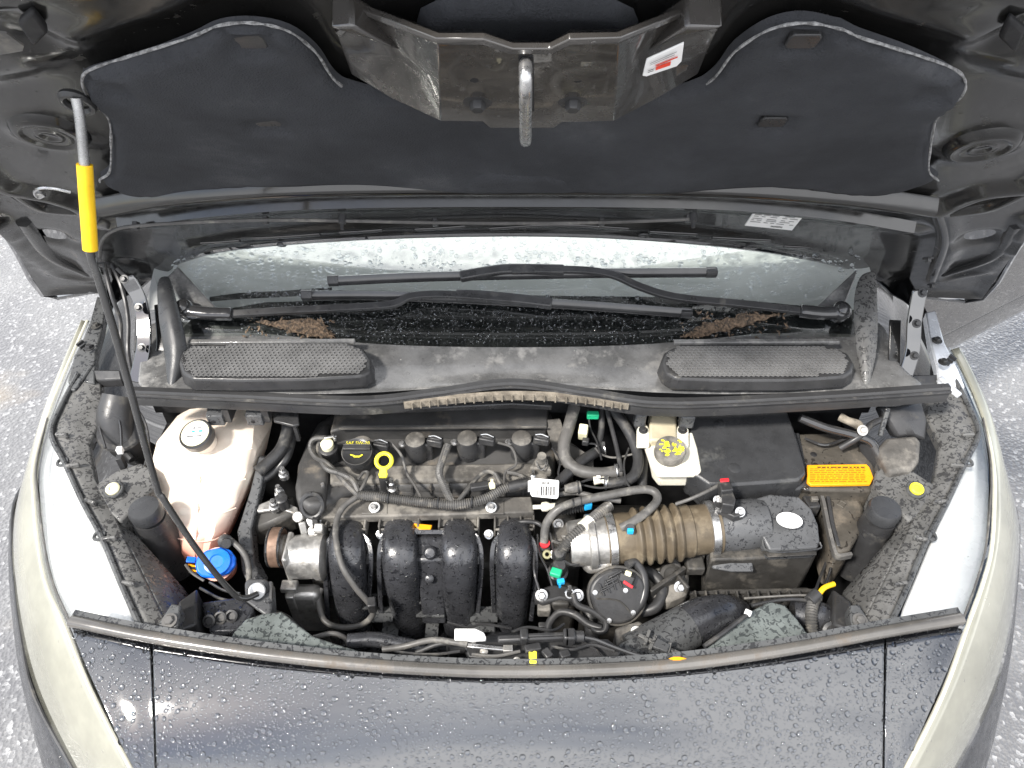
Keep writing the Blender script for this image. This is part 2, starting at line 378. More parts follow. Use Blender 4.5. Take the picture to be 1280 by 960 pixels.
def net(m, scale):
    """moulded honeycomb net: raised lighter walls, darker sunken cells"""
    nt = m.node_tree; N = nt.nodes; L = nt.links; b = N['Principled BSDF']; tc = N.new('ShaderNodeTexCoord')
    v = N.new('ShaderNodeTexVoronoi'); v.feature = 'DISTANCE_TO_EDGE'; v.inputs['Scale'].default_value = scale; v.inputs['Randomness'].default_value = .75; L.new(tc.outputs['Object'], v.inputs['Vector'])
    r = N.new('ShaderNodeMapRange'); r.inputs[1].default_value = .05; r.inputs[2].default_value = .22; r.inputs[3].default_value = 1; r.inputs[4].default_value = 0; L.new(v.outputs['Distance'], r.inputs[0])
    src = b.inputs['Base Color'].links[0].from_socket; x = N.new('ShaderNodeMix'); x.data_type = 'RGBA'; L.new(r.outputs[0], x.inputs['Factor']); x.inputs['A'].default_value = (.055, .056, .058, 1); L.new(src, x.inputs['B']); L.new(x.outputs['Result'], b.inputs['Base Color'])
    bp = N.new('ShaderNodeBump'); bp.inputs['Distance'].default_value = .0012; L.new(r.outputs[0], bp.inputs['Height'])
    if b.inputs['Normal'].links: L.new(b.inputs['Normal'].links[0].from_socket, bp.inputs['Normal'])
    L.new(bp.outputs[0], b.inputs['Normal'])
def atF(px, py, f): return CAM+ray(px, py)*f
def depth(p): return (p-CAM).dot(FW)
def pz(lst): return [at(a, b, c) for a, b, c in lst]
def drops(name, pts_normals, parent, label=None, cap=None):
    """rain drops: low domes of uneven outline standing on the surface (one mass, nobody could count them)"""
    V, F = [], []
    for p, n, r in pts_normals:
        s, u, a = basis(n); k = 9 if r > .0018 else 7; ro = random.uniform(0, 6.28); el = random.uniform(1, 1.35); hgt = random.uniform(.42, .62)
        ph = [random.uniform(.9, 1.1) for _ in range(k)]; o = len(V)
        for q, hh in ((1.0, -.12), (.93, .35), (.62, .8)):
            for i in range(k):
                t = 2*math.pi*i/k+ro; x = math.cos(t)*r*q*ph[i]*el; y = math.sin(t)*r*q*ph[i]
                V.append(p+(s*math.cos(ro)+u*math.sin(ro))*x+(u*math.cos(ro)-s*math.sin(ro))*y+a*(hgt*hh*r))
        V.append(p+a*(hgt*r))
        for j in range(2):
            for i in range(k): F.append((o+j*k+i, o+j*k+(i+1) % k, o+(j+1)*k+(i+1) % k, o+(j+1)*k+i))
        for i in range(k): F.append((o+2*k+i, o+2*k+(i+1) % k, o+3*k))
    ob = mk(name, (V, F), mt['water'], parent, kind='stuff', sharp=180, fix=False)
    if label and not parent: ob['label'] = label; ob['category'] = 'water'
    return ob

# ------------------------------------------------------------------ ground
def ground_mat():
    m = bpy.data.materials.new('wet_asphalt'); m.use_nodes = True; nt = m.node_tree; N = nt.nodes; L = nt.links; b = N['Principled BSDF']
    tc = N.new('ShaderNodeTexCoord')
    def nz(s, d): n = N.new('ShaderNodeTexNoise'); n.inputs['Scale'].default_value = s; n.inputs['Detail'].default_value = d; L.new(tc.outputs['Object'], n.inputs['Vector']); return n.outputs['Fac']
    def rp(x, a, e, lo, hi):
        n = N.new('ShaderNodeMapRange'); n.inputs[1].default_value = a; n.inputs[2].default_value = e; n.inputs[3].default_value = lo; n.inputs[4].default_value = hi; L.new(x, n.inputs[0]); return n.outputs[0]
    def mx(f, a, e):
        n = N.new('ShaderNodeMix'); n.data_type = 'RGBA'
        for s, v in (('Factor', f), ('A', a), ('B', e)):
            if isinstance(v, tuple): n.inputs[s].default_value = (*v, 1)
            else: L.new(v, n.inputs[s])
        return n.outputs['Result']
    v = N.new('ShaderNodeTexVoronoi'); v.inputs['Scale'].default_value = 95; L.new(tc.outputs['Object'], v.inputs['Vector'])
    sp = N.new('ShaderNodeSeparateColor'); L.new(v.outputs['Color'], sp.inputs[0])
    base = mx(rp(nz(3, 6), .35, .7, 0, 1), (.13, .13, .135), (.19, .19, .19))
    base = mx(rp(sp.outputs[0], .84, .97, 0, .45), base, (.55, .55, .55))
    base = mx(rp(nz(260, 3), .5, .62, 0, .5), base, (.10, .10, .10))
    base = mx(rp(nz(2.2, 3), .62, .75, 0, .35), base, (.40, .30, .17))
    L.new(base, b.inputs['Base Color']); L.new(rp(nz(5, 5), .35, .65, .10, .35), b.inputs['Roughness'])
    bp = N.new('ShaderNodeBump'); bp.inputs['Distance'].default_value = .0035; bp.inputs['Strength'].default_value = 1
    L.new(v.outputs['Distance'], bp.inputs['Height']); L.new(bp.outputs[0], b.inputs['Normal'])
    return m
mk('ground', ([(-150, -150, 0), (150, -150, 0), (150, 150, 0), (-150, 150, 0)], [(0, 1, 2, 3)]), ground_mat(), kind='structure')

# ------------------------------------------------------------------ car body: bay walls, fenders, door
body = root('car_shell', 'black car body shell around the open engine bay', 'car body', (0, .4, .2))
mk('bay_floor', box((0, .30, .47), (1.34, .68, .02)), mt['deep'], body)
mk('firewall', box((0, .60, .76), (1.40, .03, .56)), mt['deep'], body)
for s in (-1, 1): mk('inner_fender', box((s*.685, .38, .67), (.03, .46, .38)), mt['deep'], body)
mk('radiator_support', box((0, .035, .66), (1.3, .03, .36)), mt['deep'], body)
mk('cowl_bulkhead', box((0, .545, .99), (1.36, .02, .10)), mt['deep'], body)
LS = [((105, 405), (110, 402), (118, 398), .99, .995, 1.0), ((75, 472), (79, 473), (97, 470), .95, .965, .975), ((55, 525), (59, 525), (72, 520), .93, .955, .965),
      ((38, 586), (43, 583), (82, 575), .90, .95, .96), ((17, 627), (44, 632), (102, 625), .86, .945, .955), ((14, 680), (50, 690), (128, 675), .84, .935, .95),
      ((17, 727), (60, 735), (150, 727), .83, .93, .945), ((25, 793), (83, 786), (175, 784), .82, .925, .94), ((42, 868), (114, 862), None, .79, .90, 0), ((92, 962), (165, 962), None, .75, .86, 0), ((135, 1040), (215, 1050), None, .70, .81, 0)]
RS = [((1192, 440), (1189, 438), (1180, 436), .985, .99, .995), ((1210, 472), (1207, 473), (1192, 470), .955, .967, .975), ((1234, 525), (1229, 525), (1216, 520), .93, .955, .965),
      ((1247, 585), (1241, 583), (1205, 575), .90, .95, .96), ((1270, 635), (1242, 635), (1186, 622), .86, .945, .955), ((1271, 680), (1238, 690), (1164, 675), .84, .935, .95),
      ((1267, 727), (1226, 735), (1142, 727), .83, .93, .945), ((1259, 800), (1208, 785), (1118, 784), .82, .925, .94), ((1236, 880), (1178, 868), None, .79, .90, 0), ((1192, 958), (1132, 960), None, .75, .86, 0), ((1145, 1040), (1080, 1050), None, .70, .81, 0)]
BL = [(15, 660, .66), (14, 700, .65), (16, 740, .64), (22, 810, .62), (30, 880, .60), (46, 960, .58), (66, 1040, .56)]
BR = [(1272, 665, .66), (1271, 700, .65), (1268, 740, .64), (1263, 810, .62), (1256, 880, .60), (1243, 960, .58), (1222, 1040, .56)]
for S, B, sg in ((LS, BL, -1), (RS, BR, 1)):
    o_ = [at(*s[0], s[3]) for s in S]
    up_ = [p+V3((-sg*.003, 0, -.012)) for p in o_[4:]]; lo_ = [at(*b) for b in B]
    mk('bumper_side', sheet([up_, [a.lerp(b, .5)+V3((sg*.012, -.01, 0)) for a, b in zip(up_, lo_)], lo_, [p+V3((-sg*.03, .03, -.34)) for p in lo_]]), mt['runner'], body, sub=1, solid=.004)
    fr = [p+V3((-sg*.004, 0, -.012)) for p in o_[:5]]
    fr = [fr[0]+V3((-sg*.02, .35, .06))]+fr
    mk('fender', sheet([fr, [p+V3((sg*.002, 0, -.12)) for p in fr], [p+V3((-sg*.01, 0, -.55)) for p in fr]]), mt['paint'], body, solid=.004)
# open driver's door seen past the hood
d0, d1 = V3((.87, 1.02, 0)), V3((1.80, 1.58, 0)); dn = V3((.515, -.857, 0)).normalized()
zs = [(.44, -.05), (.455, .012), (.50, .03), (.585, .026), (.592, .034), (.60, .045), (.80, .05), (1.0, .03), (1.12, 0)]
door = mk('door', slab([[d0.lerp(d1, t)+V3((0, 0, z))+dn*o for t in (0, .25, .5, .75, .95, 1)] for z, o in zs], -dn*.09), mt['doorpaint'], body, bevel=.006, label='dark car door standing open behind the hood corner')
mk('door_crease', sweep([d0+V3((0, 0, .592))+dn*.036, d1+V3((0, 0, .592))+dn*.036], [(-.003, -.003), (.003, -.003), (.003, .003), (-.003, .003)], smooth=False), mt['hoodpaint'], door)

# ------------------------------------------------------------------ hood
hood = root('car_hood', 'raised black car hood with its underside and felt pad showing', 'hood', H(640, 300))
def hpx(p):      # hood-plane coordinates (x, t) of a pixel
    q = H(*p); return q.x, (q-H0).dot(HT)
def hpt(x, t, off): return V3((x, 0, 0))+V3((0, H0.y, H0.z))+HT*t+HN*off
rear = [(116, 362), (165, 362), (200, 335), (240, 318), (300, 305), (450, 293), (640, 288), (800, 293), (950, 308), (1050, 328), (1095, 347), (1118, 366), (1152, 367)]
rr = [hpx(p) for p in rear]; lc, rc = hpx((55, 366)), hpx((1227, 370))
hood_poly = [(-.70, .86), (-.78, .74), (-.845, .45), (-.86, .2), (-.845, .06), lc]+rr+[rc, (.86, .06), (.875, .2), (.86, .45), (.79, .74), (.71, .86), (.35, .93), (0, .95), (-.35, .93)]
def PL(*p): return [hpx(q) for q in p]
RIDGE = [  # (polyline, half width m, height m)
 (PL((112, 262), (230, 243), (400, 233), (640, 231), (880, 233), (1050, 244), (1175, 262)), .016, .024),
 (PL((135, 285), (260, 270), (400, 259), (640, 256), (880, 259), (1030, 271), (1150, 290)), .012, .014),
 (PL((175, 345), (240, 308), (300, 296), (450, 284), (640, 279), (800, 284), (950, 299), (1050, 318), (1110, 345)), .014, .014),
 (PL((-60, 180), (0, 235), (60, 245), (112, 262)), .02, .016), (PL((1175, 262), (1230, 240), (1290, 235), (1350, 190)), .02, .016),
 (PL((100, 262), (95, 300), (115, 345)), .012, .014), (PL((1185, 265), (1190, 310), (1170, 350)), .012, .014),
 (PL((0, 270), (30, 310), (70, 345), (110, 352)), .010, .014), (PL((1285, 270), (1262, 310), (1230, 340), (1170, 352)), .010, .014),
 (PL((-90, 90), (10, 70), (80, 30), (170, 0), (270, -45)), .032, .014), (PL((1380, 90), (1290, 70), (1215, 25), (1120, -5), (1010, -50)), .032, .014),
 (PL((-40, -10), (120, -30), (280, -60)), .03, .018), (PL((1330, -10), (1160, -30), (1000, -60)), .03, .018),
]
BOWL = [(hpx((60, 168)), .040, .012), (hpx((1230, 185)), .040, .012), (hpx((72, 300)), .035, -.010), (hpx((1222, 300)), .035, -.010), (hpx((45, 45)), .022, -.018), (hpx((1258, 45)), .022, -.018), (hpx((165, 330)), .02, -.008)]
def hood_h(x, t, d):
    h = 0
    for pl, w_, a in RIDGE:
        q = polydist((x, t), pl, False)/w_
        if q < 1.6: h = max(h, a*(1-min(1, max(0, q-.45)/.8)**2*(3-2*min(1, max(0, q-.45)/.8))))
    for c, r, a in BOWL:
        q = math.hypot(x-c[0], (t-c[1])*1.0)/r
        if q < 1.3:
            e = min(1, max(0, (q-.8)/.4)); s = 1-e*e*(3-2*e); h += a*s
            if a > 0 and q < .6: h -= a*.6*(1-min(1, max(0, (q-.45)/.15)))
    e = min(1, d/.02); rim = .012*(1-e)
    return hpt(x, t, h+rim-.004)
ip = mk('inner_panel', cdt(hood_poly, .0105, hood_h), mt['hoodpaint'], hood, sharp=180)
_b = bmesh.new(); _b.from_mesh(ip.data)
for _ in range(4): bmesh.ops.smooth_vert(_b, verts=[v for v in _b.verts if not v.is_boundary], factor=.5, use_axis_x=True, use_axis_y=True, use_axis_z=True)
_b.to_mesh(ip.data); _b.free()
mk('outer_skin', prism([hpt(x, t, -.010) for x, t in hood_poly], HN*-.022), mt['paint'], hood, bevel=.006)
for nm, pl, prof_ in (('rear_rail', [(128, 262), (230, 246), (400, 236), (640, 234), (880, 236), (1050, 247), (1165, 262)], [(-.015, -.014), (.015, -.014), (.011, .007), (.006, .011), (-.004, .012), (-.010, .007)]), ('rear_rail', [(150, 283), (260, 268), (400, 258), (640, 255), (880, 258), (1030, 270), (1140, 288)], [(-.010, -.012), (.010, -.012), (.006, .005), (-.004, .006)])):
    mk(nm, sweep([H(a, b, .016) for a, b in pl], prof_, HN, n=8), mt['hoodgloss'], hood, sharp=60)
for pl in ([(118, 268), (108, 300), (122, 345)], [(1172, 268), (1180, 305), (1165, 352)], [(28, 282), (60, 322), (108, 345)], [(1272, 285), (1245, 322), (1180, 345)], [(0, 232), (48, 262), (100, 268)], [(1290, 240), (1240, 262), (1188, 270)]):
    mk('stamped_rib', sweep([H(a, b, .004) for a, b in pl], [(-.014, -.008), (.014, -.008), (.006, .002), (-.006, .002)], HN, n=8), mt['hoodpaint'], hood, sharp=60)
for c in ((62, 170), (1228, 186)):
    mk('stamped_ring', lathe([(.050, -.012), (.042, .001), (.037, .0035), (.032, .003), (.028, .000), (.018, .0), (.015, .0015), (.011, .0015), (.009, 0), (0, 0)], H(*c, .004), HN, 40), mt['hoodpaint'], hood)
for pts in (((20, 30), (40, 14), (62, 42), (42, 62)), ((1262, 22), (1284, 40), (1270, 70), (1248, 50))):
    mk('stamped_opening', prism([H(a, b, .020) for a, b in pts], HN*-.012, .8), mt['deep'], hood, bevel=.004)
edge = [hpt(x*1.004, t-.002, .004) for x, t in hood_poly[1:-4]]
mk('hem_flange', tube(edge, .006, 8, n=3), mt['paint'], hood)
pad = smoothpoly([(104, 78), (118, 64), (170, 46), (238, 24), (276, 8), (318, 5), (362, 16), (396, 44), (418, 78), (442, 92), (500, 100), (522, 50), (546, -8), (770, -8), (800, 50), (820, 100), (868, 92), (894, 74), (918, 42), (960, 14), (1005, 5), (1050, 13), (1075, 24), (1140, 45), (1188, 63), (1205, 80), (1200, 100), (1172, 126), (1165, 150), (1160, 196), (1172, 214), (1130, 232), (1080, 236), (1000, 226), (880, 222), (640, 222), (420, 222), (310, 224), (230, 236), (165, 232), (126, 212), (138, 198), (140, 160), (136, 128), (112, 104)], 4)
padp = [hpx(p) for p in pad]
CL = [hpx(p) for p in ((313, 30), (140, 85), (335, 134), (1003, 30), (1166, 90), (965, 135))]
def pad_h(x, t, d):
    h = .014*math.sqrt(max(0, 1-(1-min(1, d/.012))**2))+.008
    for c in CL:
        q = max(abs(x-c[0])/.020, abs(t-c[1])/.016)
        if q < 1.5: h -= .008*(1-min(1, max(0, (q-.8)/.6)))
    h += .008*math.sin(x*7+1)*math.sin(t*9)+.003*math.sin(x*23)*math.sin(t*19+1)
    if t > .04: 
        q = abs(x-.02)/.30
        if q < 1: h += 0
    return hpt(x, t, max(h, .006))
padm = mk('insulation_pad', cdt(padp, .010, pad_h), mt['felt'], hood, sharp=80, label='dark grey felt insulation pad with a pale frayed edge')
run = []
for i in range(len(pad)*2):      # the pale edge runs round the two top lobes and down the sides
    p = pad[i % len(pad)]
    if p[1] < 214 and not (430 < p[0] < 878): run.append(hpt(*padp[i % len(pad)], .0185))
    else:
        if len(run) > 12 and i < len(pad)*2-1: mk('frayed_edge', tube(run, [random.uniform(.0008, .002) for _ in run], 6, n=2), mt['feltedge'], padm)
        run = []
        if i >= len(pad)+20 and len([c for c in padm.children]) >= 3: break
for c in CL: mk('pad_clip', cat(prism([hpt(c[0]+a*.0155, c[1]+b*.0115, .0185) for a, b in ((-1, -.6), (-.8, -1), (.8, -1), (1, -.6), (1, .6), (.8, 1), (-.8, 1), (-1, .6))], HN*-.012)), mt['satin'], padm, bevel=.0015)
# raised flap in the pad under the striker
flap = PL((562, 223), (580, 200), (605, 192), (690, 192), (716, 200), (736, 223))
mk('pad_flap', cdt(flap, .008, lambda x, t, d: hpt(x, t, .020+.010*min(1, d/.02))), mt['felt'], padm)
# latch reinforcement bracket
rows = [[(418, 36, -.01), (452, 6, -.01), (544, 38, .02), (602, 38, .03), (640, 52, .03), (688, 52, .03), (714, 38, .03), (776, 38, .02), (860, 8, -.01), (900, 32, -.01)],
        [(422, 42, .010), (456, 14, .015), (548, 50, .070), (604, 50, .072), (640, 62, .072), (688, 62, .072), (712, 50, .072), (772, 49, .070), (856, 15, .015), (895, 38, .010)],
        [(430, 66, .010), (500, 72, .028), (550, 100, .070), (604, 100, .070), (640, 104, .070), (688, 104, .070), (712, 100, .070), (770, 100, .070), (815, 72, .028), (884, 62, .010)],
        [(440, 91, .012), (492, 122, .035), (551, 149, .062), (604, 151, .062), (612, 158, .062), (692, 158, .062), (702, 151, .062), (767, 149, .062), (822, 120, .035), (872, 90, .012)],
        [(446, 90, -.005), (495, 116, .01), (553, 142, .030), (604, 146, .03), (612, 152, .03), (692, 152, .03), (702, 146, .03), (764, 142, .030), (818, 115, .01), (866, 89, -.005)]]
brk = mk('latch_bracket', sheet([[H(*p) for p in r] for r in rows]), mt['latch'], hood, solid=.003, bevel=.003, sharp=25)
mk('top_flange', sweep([H(a, b-3, c+.001) for a, b, c in rows[1]], [(-.0045, -.004), (.0045, -.004), (.003, .0025), (-.003, .0025)], HT, smooth=False), mt['latch'], brk, bevel=.001)
for px in (597, 716): mk('bolt', hexb(H(px, 125, .066), HN, .0075, .010, 1.9), mt['satin'], brk)
for px in (593, 722): mk('locating_hole', lathe([(.005, 0), (.004, .002), (0, .002)], H(px, 98, .0695), HN, 12), mt['deep'], brk)
mk('striker_slot', prism([H(a, b, .0735) for a, b in ((648, 70), (667, 70), (668, 140), (650, 140))], HN*-.004), mt['deep'], brk, bevel=.001)
mk('striker', tube([H(657, 76, .06), H(657, 84, .085), H(657, 110, .100), H(657, 150, .100), H(657, 172, .095), H(657, 176, .08), H(656, 160, .06)], .0058, 10, n=5), mt['steel'], brk)
for sgn, pts in ((-1, [(412, 36), (440, 33), (500, 66), (455, 48)]), (1, [(905, 36), (858, 34), (806, 68), (850, 46)])):
    mk('wing_pocket', prism([H(a, b, .040) for a, b in pts], HN*-.03, 1.02), mt['latch'], brk, bevel=.003)
lb = mk('warning_label', prism([H(*p, o) for p, o in (((808, 75), .052), ((855, 54), .042), ((852, 77), .042), ((846, 83), .042), ((808, 96), .056), ((803, 95), .056))], HN*-.002), mt['white'], hood, bevel=.0006, label='white sticker with red lettering on the latch bracket')
X_ = (H(850, 62, .042)-H(808, 82, .054)).normalized(); Y_ = (H(806, 78, .054)-H(804, 93, .056)).normalized(); Nn = X_.cross(Y_)*(1 if X_.cross(Y_).dot(HN) > 0 else -1)
def lp(u, v): a = H(808, 77, .053).lerp(H(853, 56, .043), u); b = H(805, 94, .057).lerp(H(849, 80, .0425), u); return a.lerp(b, v)+Nn*.0012
for u0, u1, v0, v1, m in ((.28, .9, .46, .54, 'redink'), (.30, .72, .60, .84, 'redink'), (.08, .24, .66, .71, 'ink'), (.08, .24, .78, .83, 'ink'), (.1, .85, .16, .2, 'greyink'), (.1, .8, .28, .32, 'greyink')):
    mk('print_line', ([lp(u0, v0), lp(u1, v0), lp(u1, v1), lp(u0, v1)], [(0, 1, 2, 3)]), mt[m], lb)
lb2 = mk('data_label', prism([H(a, b, .012) for a, b in ((944, 263), (1006, 268), (990, 288), (931, 282))], HN*-.002), mt['white'], hood, label='white data sticker on the rear edge of the hood')
def lp2(u, v): return H(944, 263, .0128).lerp(H(1006, 268, .0128), u).lerp(H(931, 282, .0128).lerp(H(990, 288, .0128), u), v)
for v in (.12, .22, .32, .46, .56, .68):
    u = .05
    while u < .9:
        e = min(.95, u+random.uniform(.05, .22)); mk('print_line', ([lp2(u, v), lp2(e, v), lp2(e, v+.04), lp2(u, v+.04)], [(0, 1, 2, 3)]), mt['greyink'], lb2); u = e+random.uniform(.03, .12)
for i in range(9): mk('barcode_bar', ([lp2(.52+i*.028, .84), lp2(.535+i*.028, .84), lp2(.535+i*.028, .93), lp2(.52+i*.028, .93)], [(0, 1, 2, 3)]), mt['ink'], lb2)
lb3 = mk('data_label', prism([H(a, b, .022) for a, b in ((-8, 40), (8, 42), (30, 58), (28, 64), (-8, 70))], HN*-.002), mt['greyhose'], hood)
# washer hose clipped along the rear edge
hp = [(124, 320), (128, 300), (145, 287), (175, 282), (240, 278), (330, 275), (430, 276), (530, 278), (640, 279), (750, 278), (865, 274)]
wh = mk('washer_hose', tube([H(a, b, .030) for a, b in hp], .0028, 8), mt['greyhose'], hood)
for a, b in ((170, 282), (332, 275), (427, 275), (544, 278), (752, 278), (860, 273)): mk('hose_clip', box(H(a, b, .027), (.008, .012, .012), 0, R(-40)), mt['satin'], wh, bevel=.001)
for a, b in ((428, 268), (866, 266)): mk('nozzle', cat(lathe([(.006, 0), (.006, .014), (.003, .016), (.003, .024)], H(a, b, .02), HN, 10)), mt['satin'], hood)
for a, b in ((352, 306), (804, 294), (938, 308)): mk('rubber_stop', torus(H(a, b, .008), HN, .007, .0022, 14, 6), mt['hose'], hood)
for a, b, c in ((252, 304, 300), (318, 298, 400), (425, 291, 478), (520, 287, 582), (612, 286, 785), (812, 290, 870), (890, 297, 962), (980, 308, 1010)):
    mk('rim_glint_strip', tube([H(a, b, .019), H((a+c)/2, b-(2 if a < 640 else -2)*(c-a)/80, .020), H(c, b+(-5 if a < 560 else (0 if a < 700 else 4))*(c-a)/80, .019)], .0042, 10, n=5, flat=.6, up=HN), mt['glintpaint'], hood)  # glossy strips added at the rim slots, shaped to catch sky glints
mk('socket_plate', cat(torus(H(97, 128, .022), HN, .020, .005, 18, 6, .7)), mt['satin'], hood)
mk('spring_clip', cat(tube([H(88, 240, .03), H(70, 236, .03), H(52, 235, .03), H(43, 240, .03), H(48, 247, .03), H(56, 244, .03)], .0022, 6), lathe([(.007, 0), (.007, .004), (0, .005)], H(50, 241, .026), HN, 12)), mt['steel'], hood)
for a, b in ((1160, 322), (1165, 355)): mk('hinge_bolt', hexb(H(a, b, .016), HN, .006, .008), mt['satin'], hood)
mk('bump_stop', cat(lathe([(.014, 0), (.014, .004), (.009, .006), (0, .006)], H(132, 330, .01), HN, 16)), mt['satin'], hood)

# ------------------------------------------------------------------ prop rod
f0 = depth(H(98, 122, .03)); f1 = depth(at(318, 745, .91))
RP = [(95, 122), (100, 150), (106, 210), (113, 312), (122, 345), (150, 440), (194, 602), (205, 625), (250, 692), (290, 740), (306, 748), (322, 742)]
ln = [0]
for i in range(1, len(RP)): ln.append(ln[-1]+math.dist(RP[i], RP[i-1]))
def rodp(i): return atF(*RP[i], 1/((1/f0)*(1-ln[i]/ln[-1])+(1/f1)*(ln[i]/ln[-1])))
rod = root('prop_rod', 'thin black steel hood prop rod with a bright yellow sleeve', 'prop rod', rodp(11))
mk('rod', tube([rodp(i) for i in range(12)], .0048, 10, n=5), mt['rodsteel'], rod)
mk('rod_upper', tube([rodp(0), rodp(1), rodp(2)], .0056, 10, n=5), mt['rodgrey'], rod)
mk('sleeve', tube([rodp(2)+(rodp(2)-rodp(3))*.04, rodp(2).lerp(rodp(3), .5), rodp(3)], .0083, 16, n=3), mt['yellow'], rod, label='bright yellow plastic grip sleeve')
mk('pivot_grommet', cat(lathe([(.013, 0), (.013, .006), (.008, .01), (.006, .01)], at(322, 738, .905), (0, -.7, .7), 20)), mt['white'], rod)

# ------------------------------------------------------------------ windscreen and cowl
ws = root('windscreen', 'rain-speckled windscreen glass under the hood rear edge', 'windscreen', G(640, 430))
def grow(ys, xs, off): return [[G(x, y, off) for x in xs] for y in ys]
mk('glass_pane', sheet([[G(x, y, .0) for x, y in r] for r in ([(215, 420), (400, 434), (640, 438), (860, 434), (1075, 420)], [(205, 380), (400, 380), (640, 380), (860, 380), (1082, 380)], [(160, 250), (400, 250), (640, 250), (860, 250), (1130, 250)], [(60, 60), (400, 60), (640, 60), (860, 60), (1230, 60)])]), mt['glass'], ws, sub=1)
mk('black_band', sheet([[G(x, y, -.004) for x, y in r] for r in ([(215, 424), (400, 438), (640, 442), (860, 438), (1075, 424)], [(245, 393), (330, 378), (640, 369), (900, 372), (1060, 388)])]), mt['frit'], ws)
mk('black_band', sheet([[G(x, y, -.004) for x, y in r] for r in ([(262, 377), (300, 374), (360, 371), (415, 368)], [(262, 371), (300, 366), (360, 363), (415, 359)])]), mt['frit'], ws)
mk('sky_glare_dash', sheet([[V3((x, .70, 1.06+.0)), V3((x, .86, 1.13)), V3((x, 1.2, 1.18)), V3((x, 1.7, 1.1))] for x in (-.72, -.4, 0, .4, .72)]), mt['dash'], ws, sub=1)  # dash sheet kept pale to stand in for sky reflected in the glass
def gl(px, py, r): return (G(px, py, .0008), GN, r)
dl = []
for _ in range(1900):
    x, y = random.uniform(215, 1075), random.uniform(285, 372); dl.append(gl(x, y, random.choice((.0010, .0014, .002, .0026, .0034, .0044))))
for _ in range(2300):
    x, y = random.uniform(300, 960), random.uniform(365, 430); dl.append(gl(x, y, random.choice((.0007, .001, .0013, .0018))))
drops('rain_drops', dl, ws)

cow = root('windscreen_cowl', 'grey plastic cowl panel between windscreen and engine bay', 'cowl', at(640, 490, 1.05))
mk('panel', slab([[at(x, y, z) for x, y, z in r] for r in (
  [(178, 394, 1.08), (240, 399, 1.080), (330, 414, 1.080), (470, 430, 1.078), (640, 433, 1.077), (820, 430, 1.078), (960, 412, 1.080), (1050, 397, 1.080), (1110, 393, 1.08)],
  [(172, 440, 1.07), (240, 440, 1.075), (330, 445, 1.073), (470, 446, 1.066), (640, 446, 1.062), (820, 446, 1.066), (960, 445, 1.073), (1050, 440, 1.075), (1118, 440, 1.07)],
  [(170, 470, 1.07), (240, 470, 1.072), (330, 472, 1.070), (470, 470, 1.062), (640, 466, 1.056), (820, 470, 1.062), (960, 472, 1.070), (1050, 470, 1.072), (1140, 470, 1.07)],
  [(166, 487, 1.07), (240, 490, 1.070), (330, 492, 1.069), (470, 493, 1.068), (640, 474, 1.070), (820, 493, 1.068), (960, 492, 1.069), (1050, 490, 1.070), (1180, 484, 1.07)])], (0, 0, -.006)), mt['cowl'], cow, sub=2)
lip = [(163, 489, 1.066), (300, 495, 1.066), (450, 501, 1.066), (545, 491, 1.069), (640, 479, 1.072), (735, 491, 1.069), (830, 503, 1.066), (1000, 497, 1.066), (1186, 485, 1.066)]
mk('front_lip', sweep(pz(lip), [(-.006, .006), (.004, .006), (.008, .0), (.008, -.026), (.002, -.030), (-.004, -.026)], n=8), mt['cowldark'], cow, sharp=50)
mk('lip_bead', sweep([p+V3((0, -.009, -.001)) for p in pz(lip)], [(.003*math.cos(i), .003*math.sin(i)) for i in (0, .8, 1.6, 2.4, 3.1, 3.9, 4.7, 5.5)], n=8), mt['hose'], cow)
fs = [(505, 505, 1.062), (570, 498, 1.064), (640, 494, 1.065), (720, 497, 1.064), (786, 506, 1.062)]
mk('foam_strip', sweep(pz(fs), [(-.004, .006), (.005, .006), (.005, -.007), (-.004, -.007)], n=8), mt['tan'], cow)
q = cr(pz(fs), 6)
for i in range(1, len(q)-1, 1): mk('foam_rib', box(q[i]+V3((0, -.007, 0)), (.0022, .005, .012)), mt['tan'], cow)
mk('lower_tray', slab([pz([(420, 516, 1.02), (500, 512, 1.02), (640, 505, 1.025), (690, 508, 1.02)]), pz([(426, 520, 1.005), (500, 517, 1.005), (640, 511, 1.008), (690, 513, 1.005)])], (0, .03, 0)), mt['satin'], cow, bevel=.003)
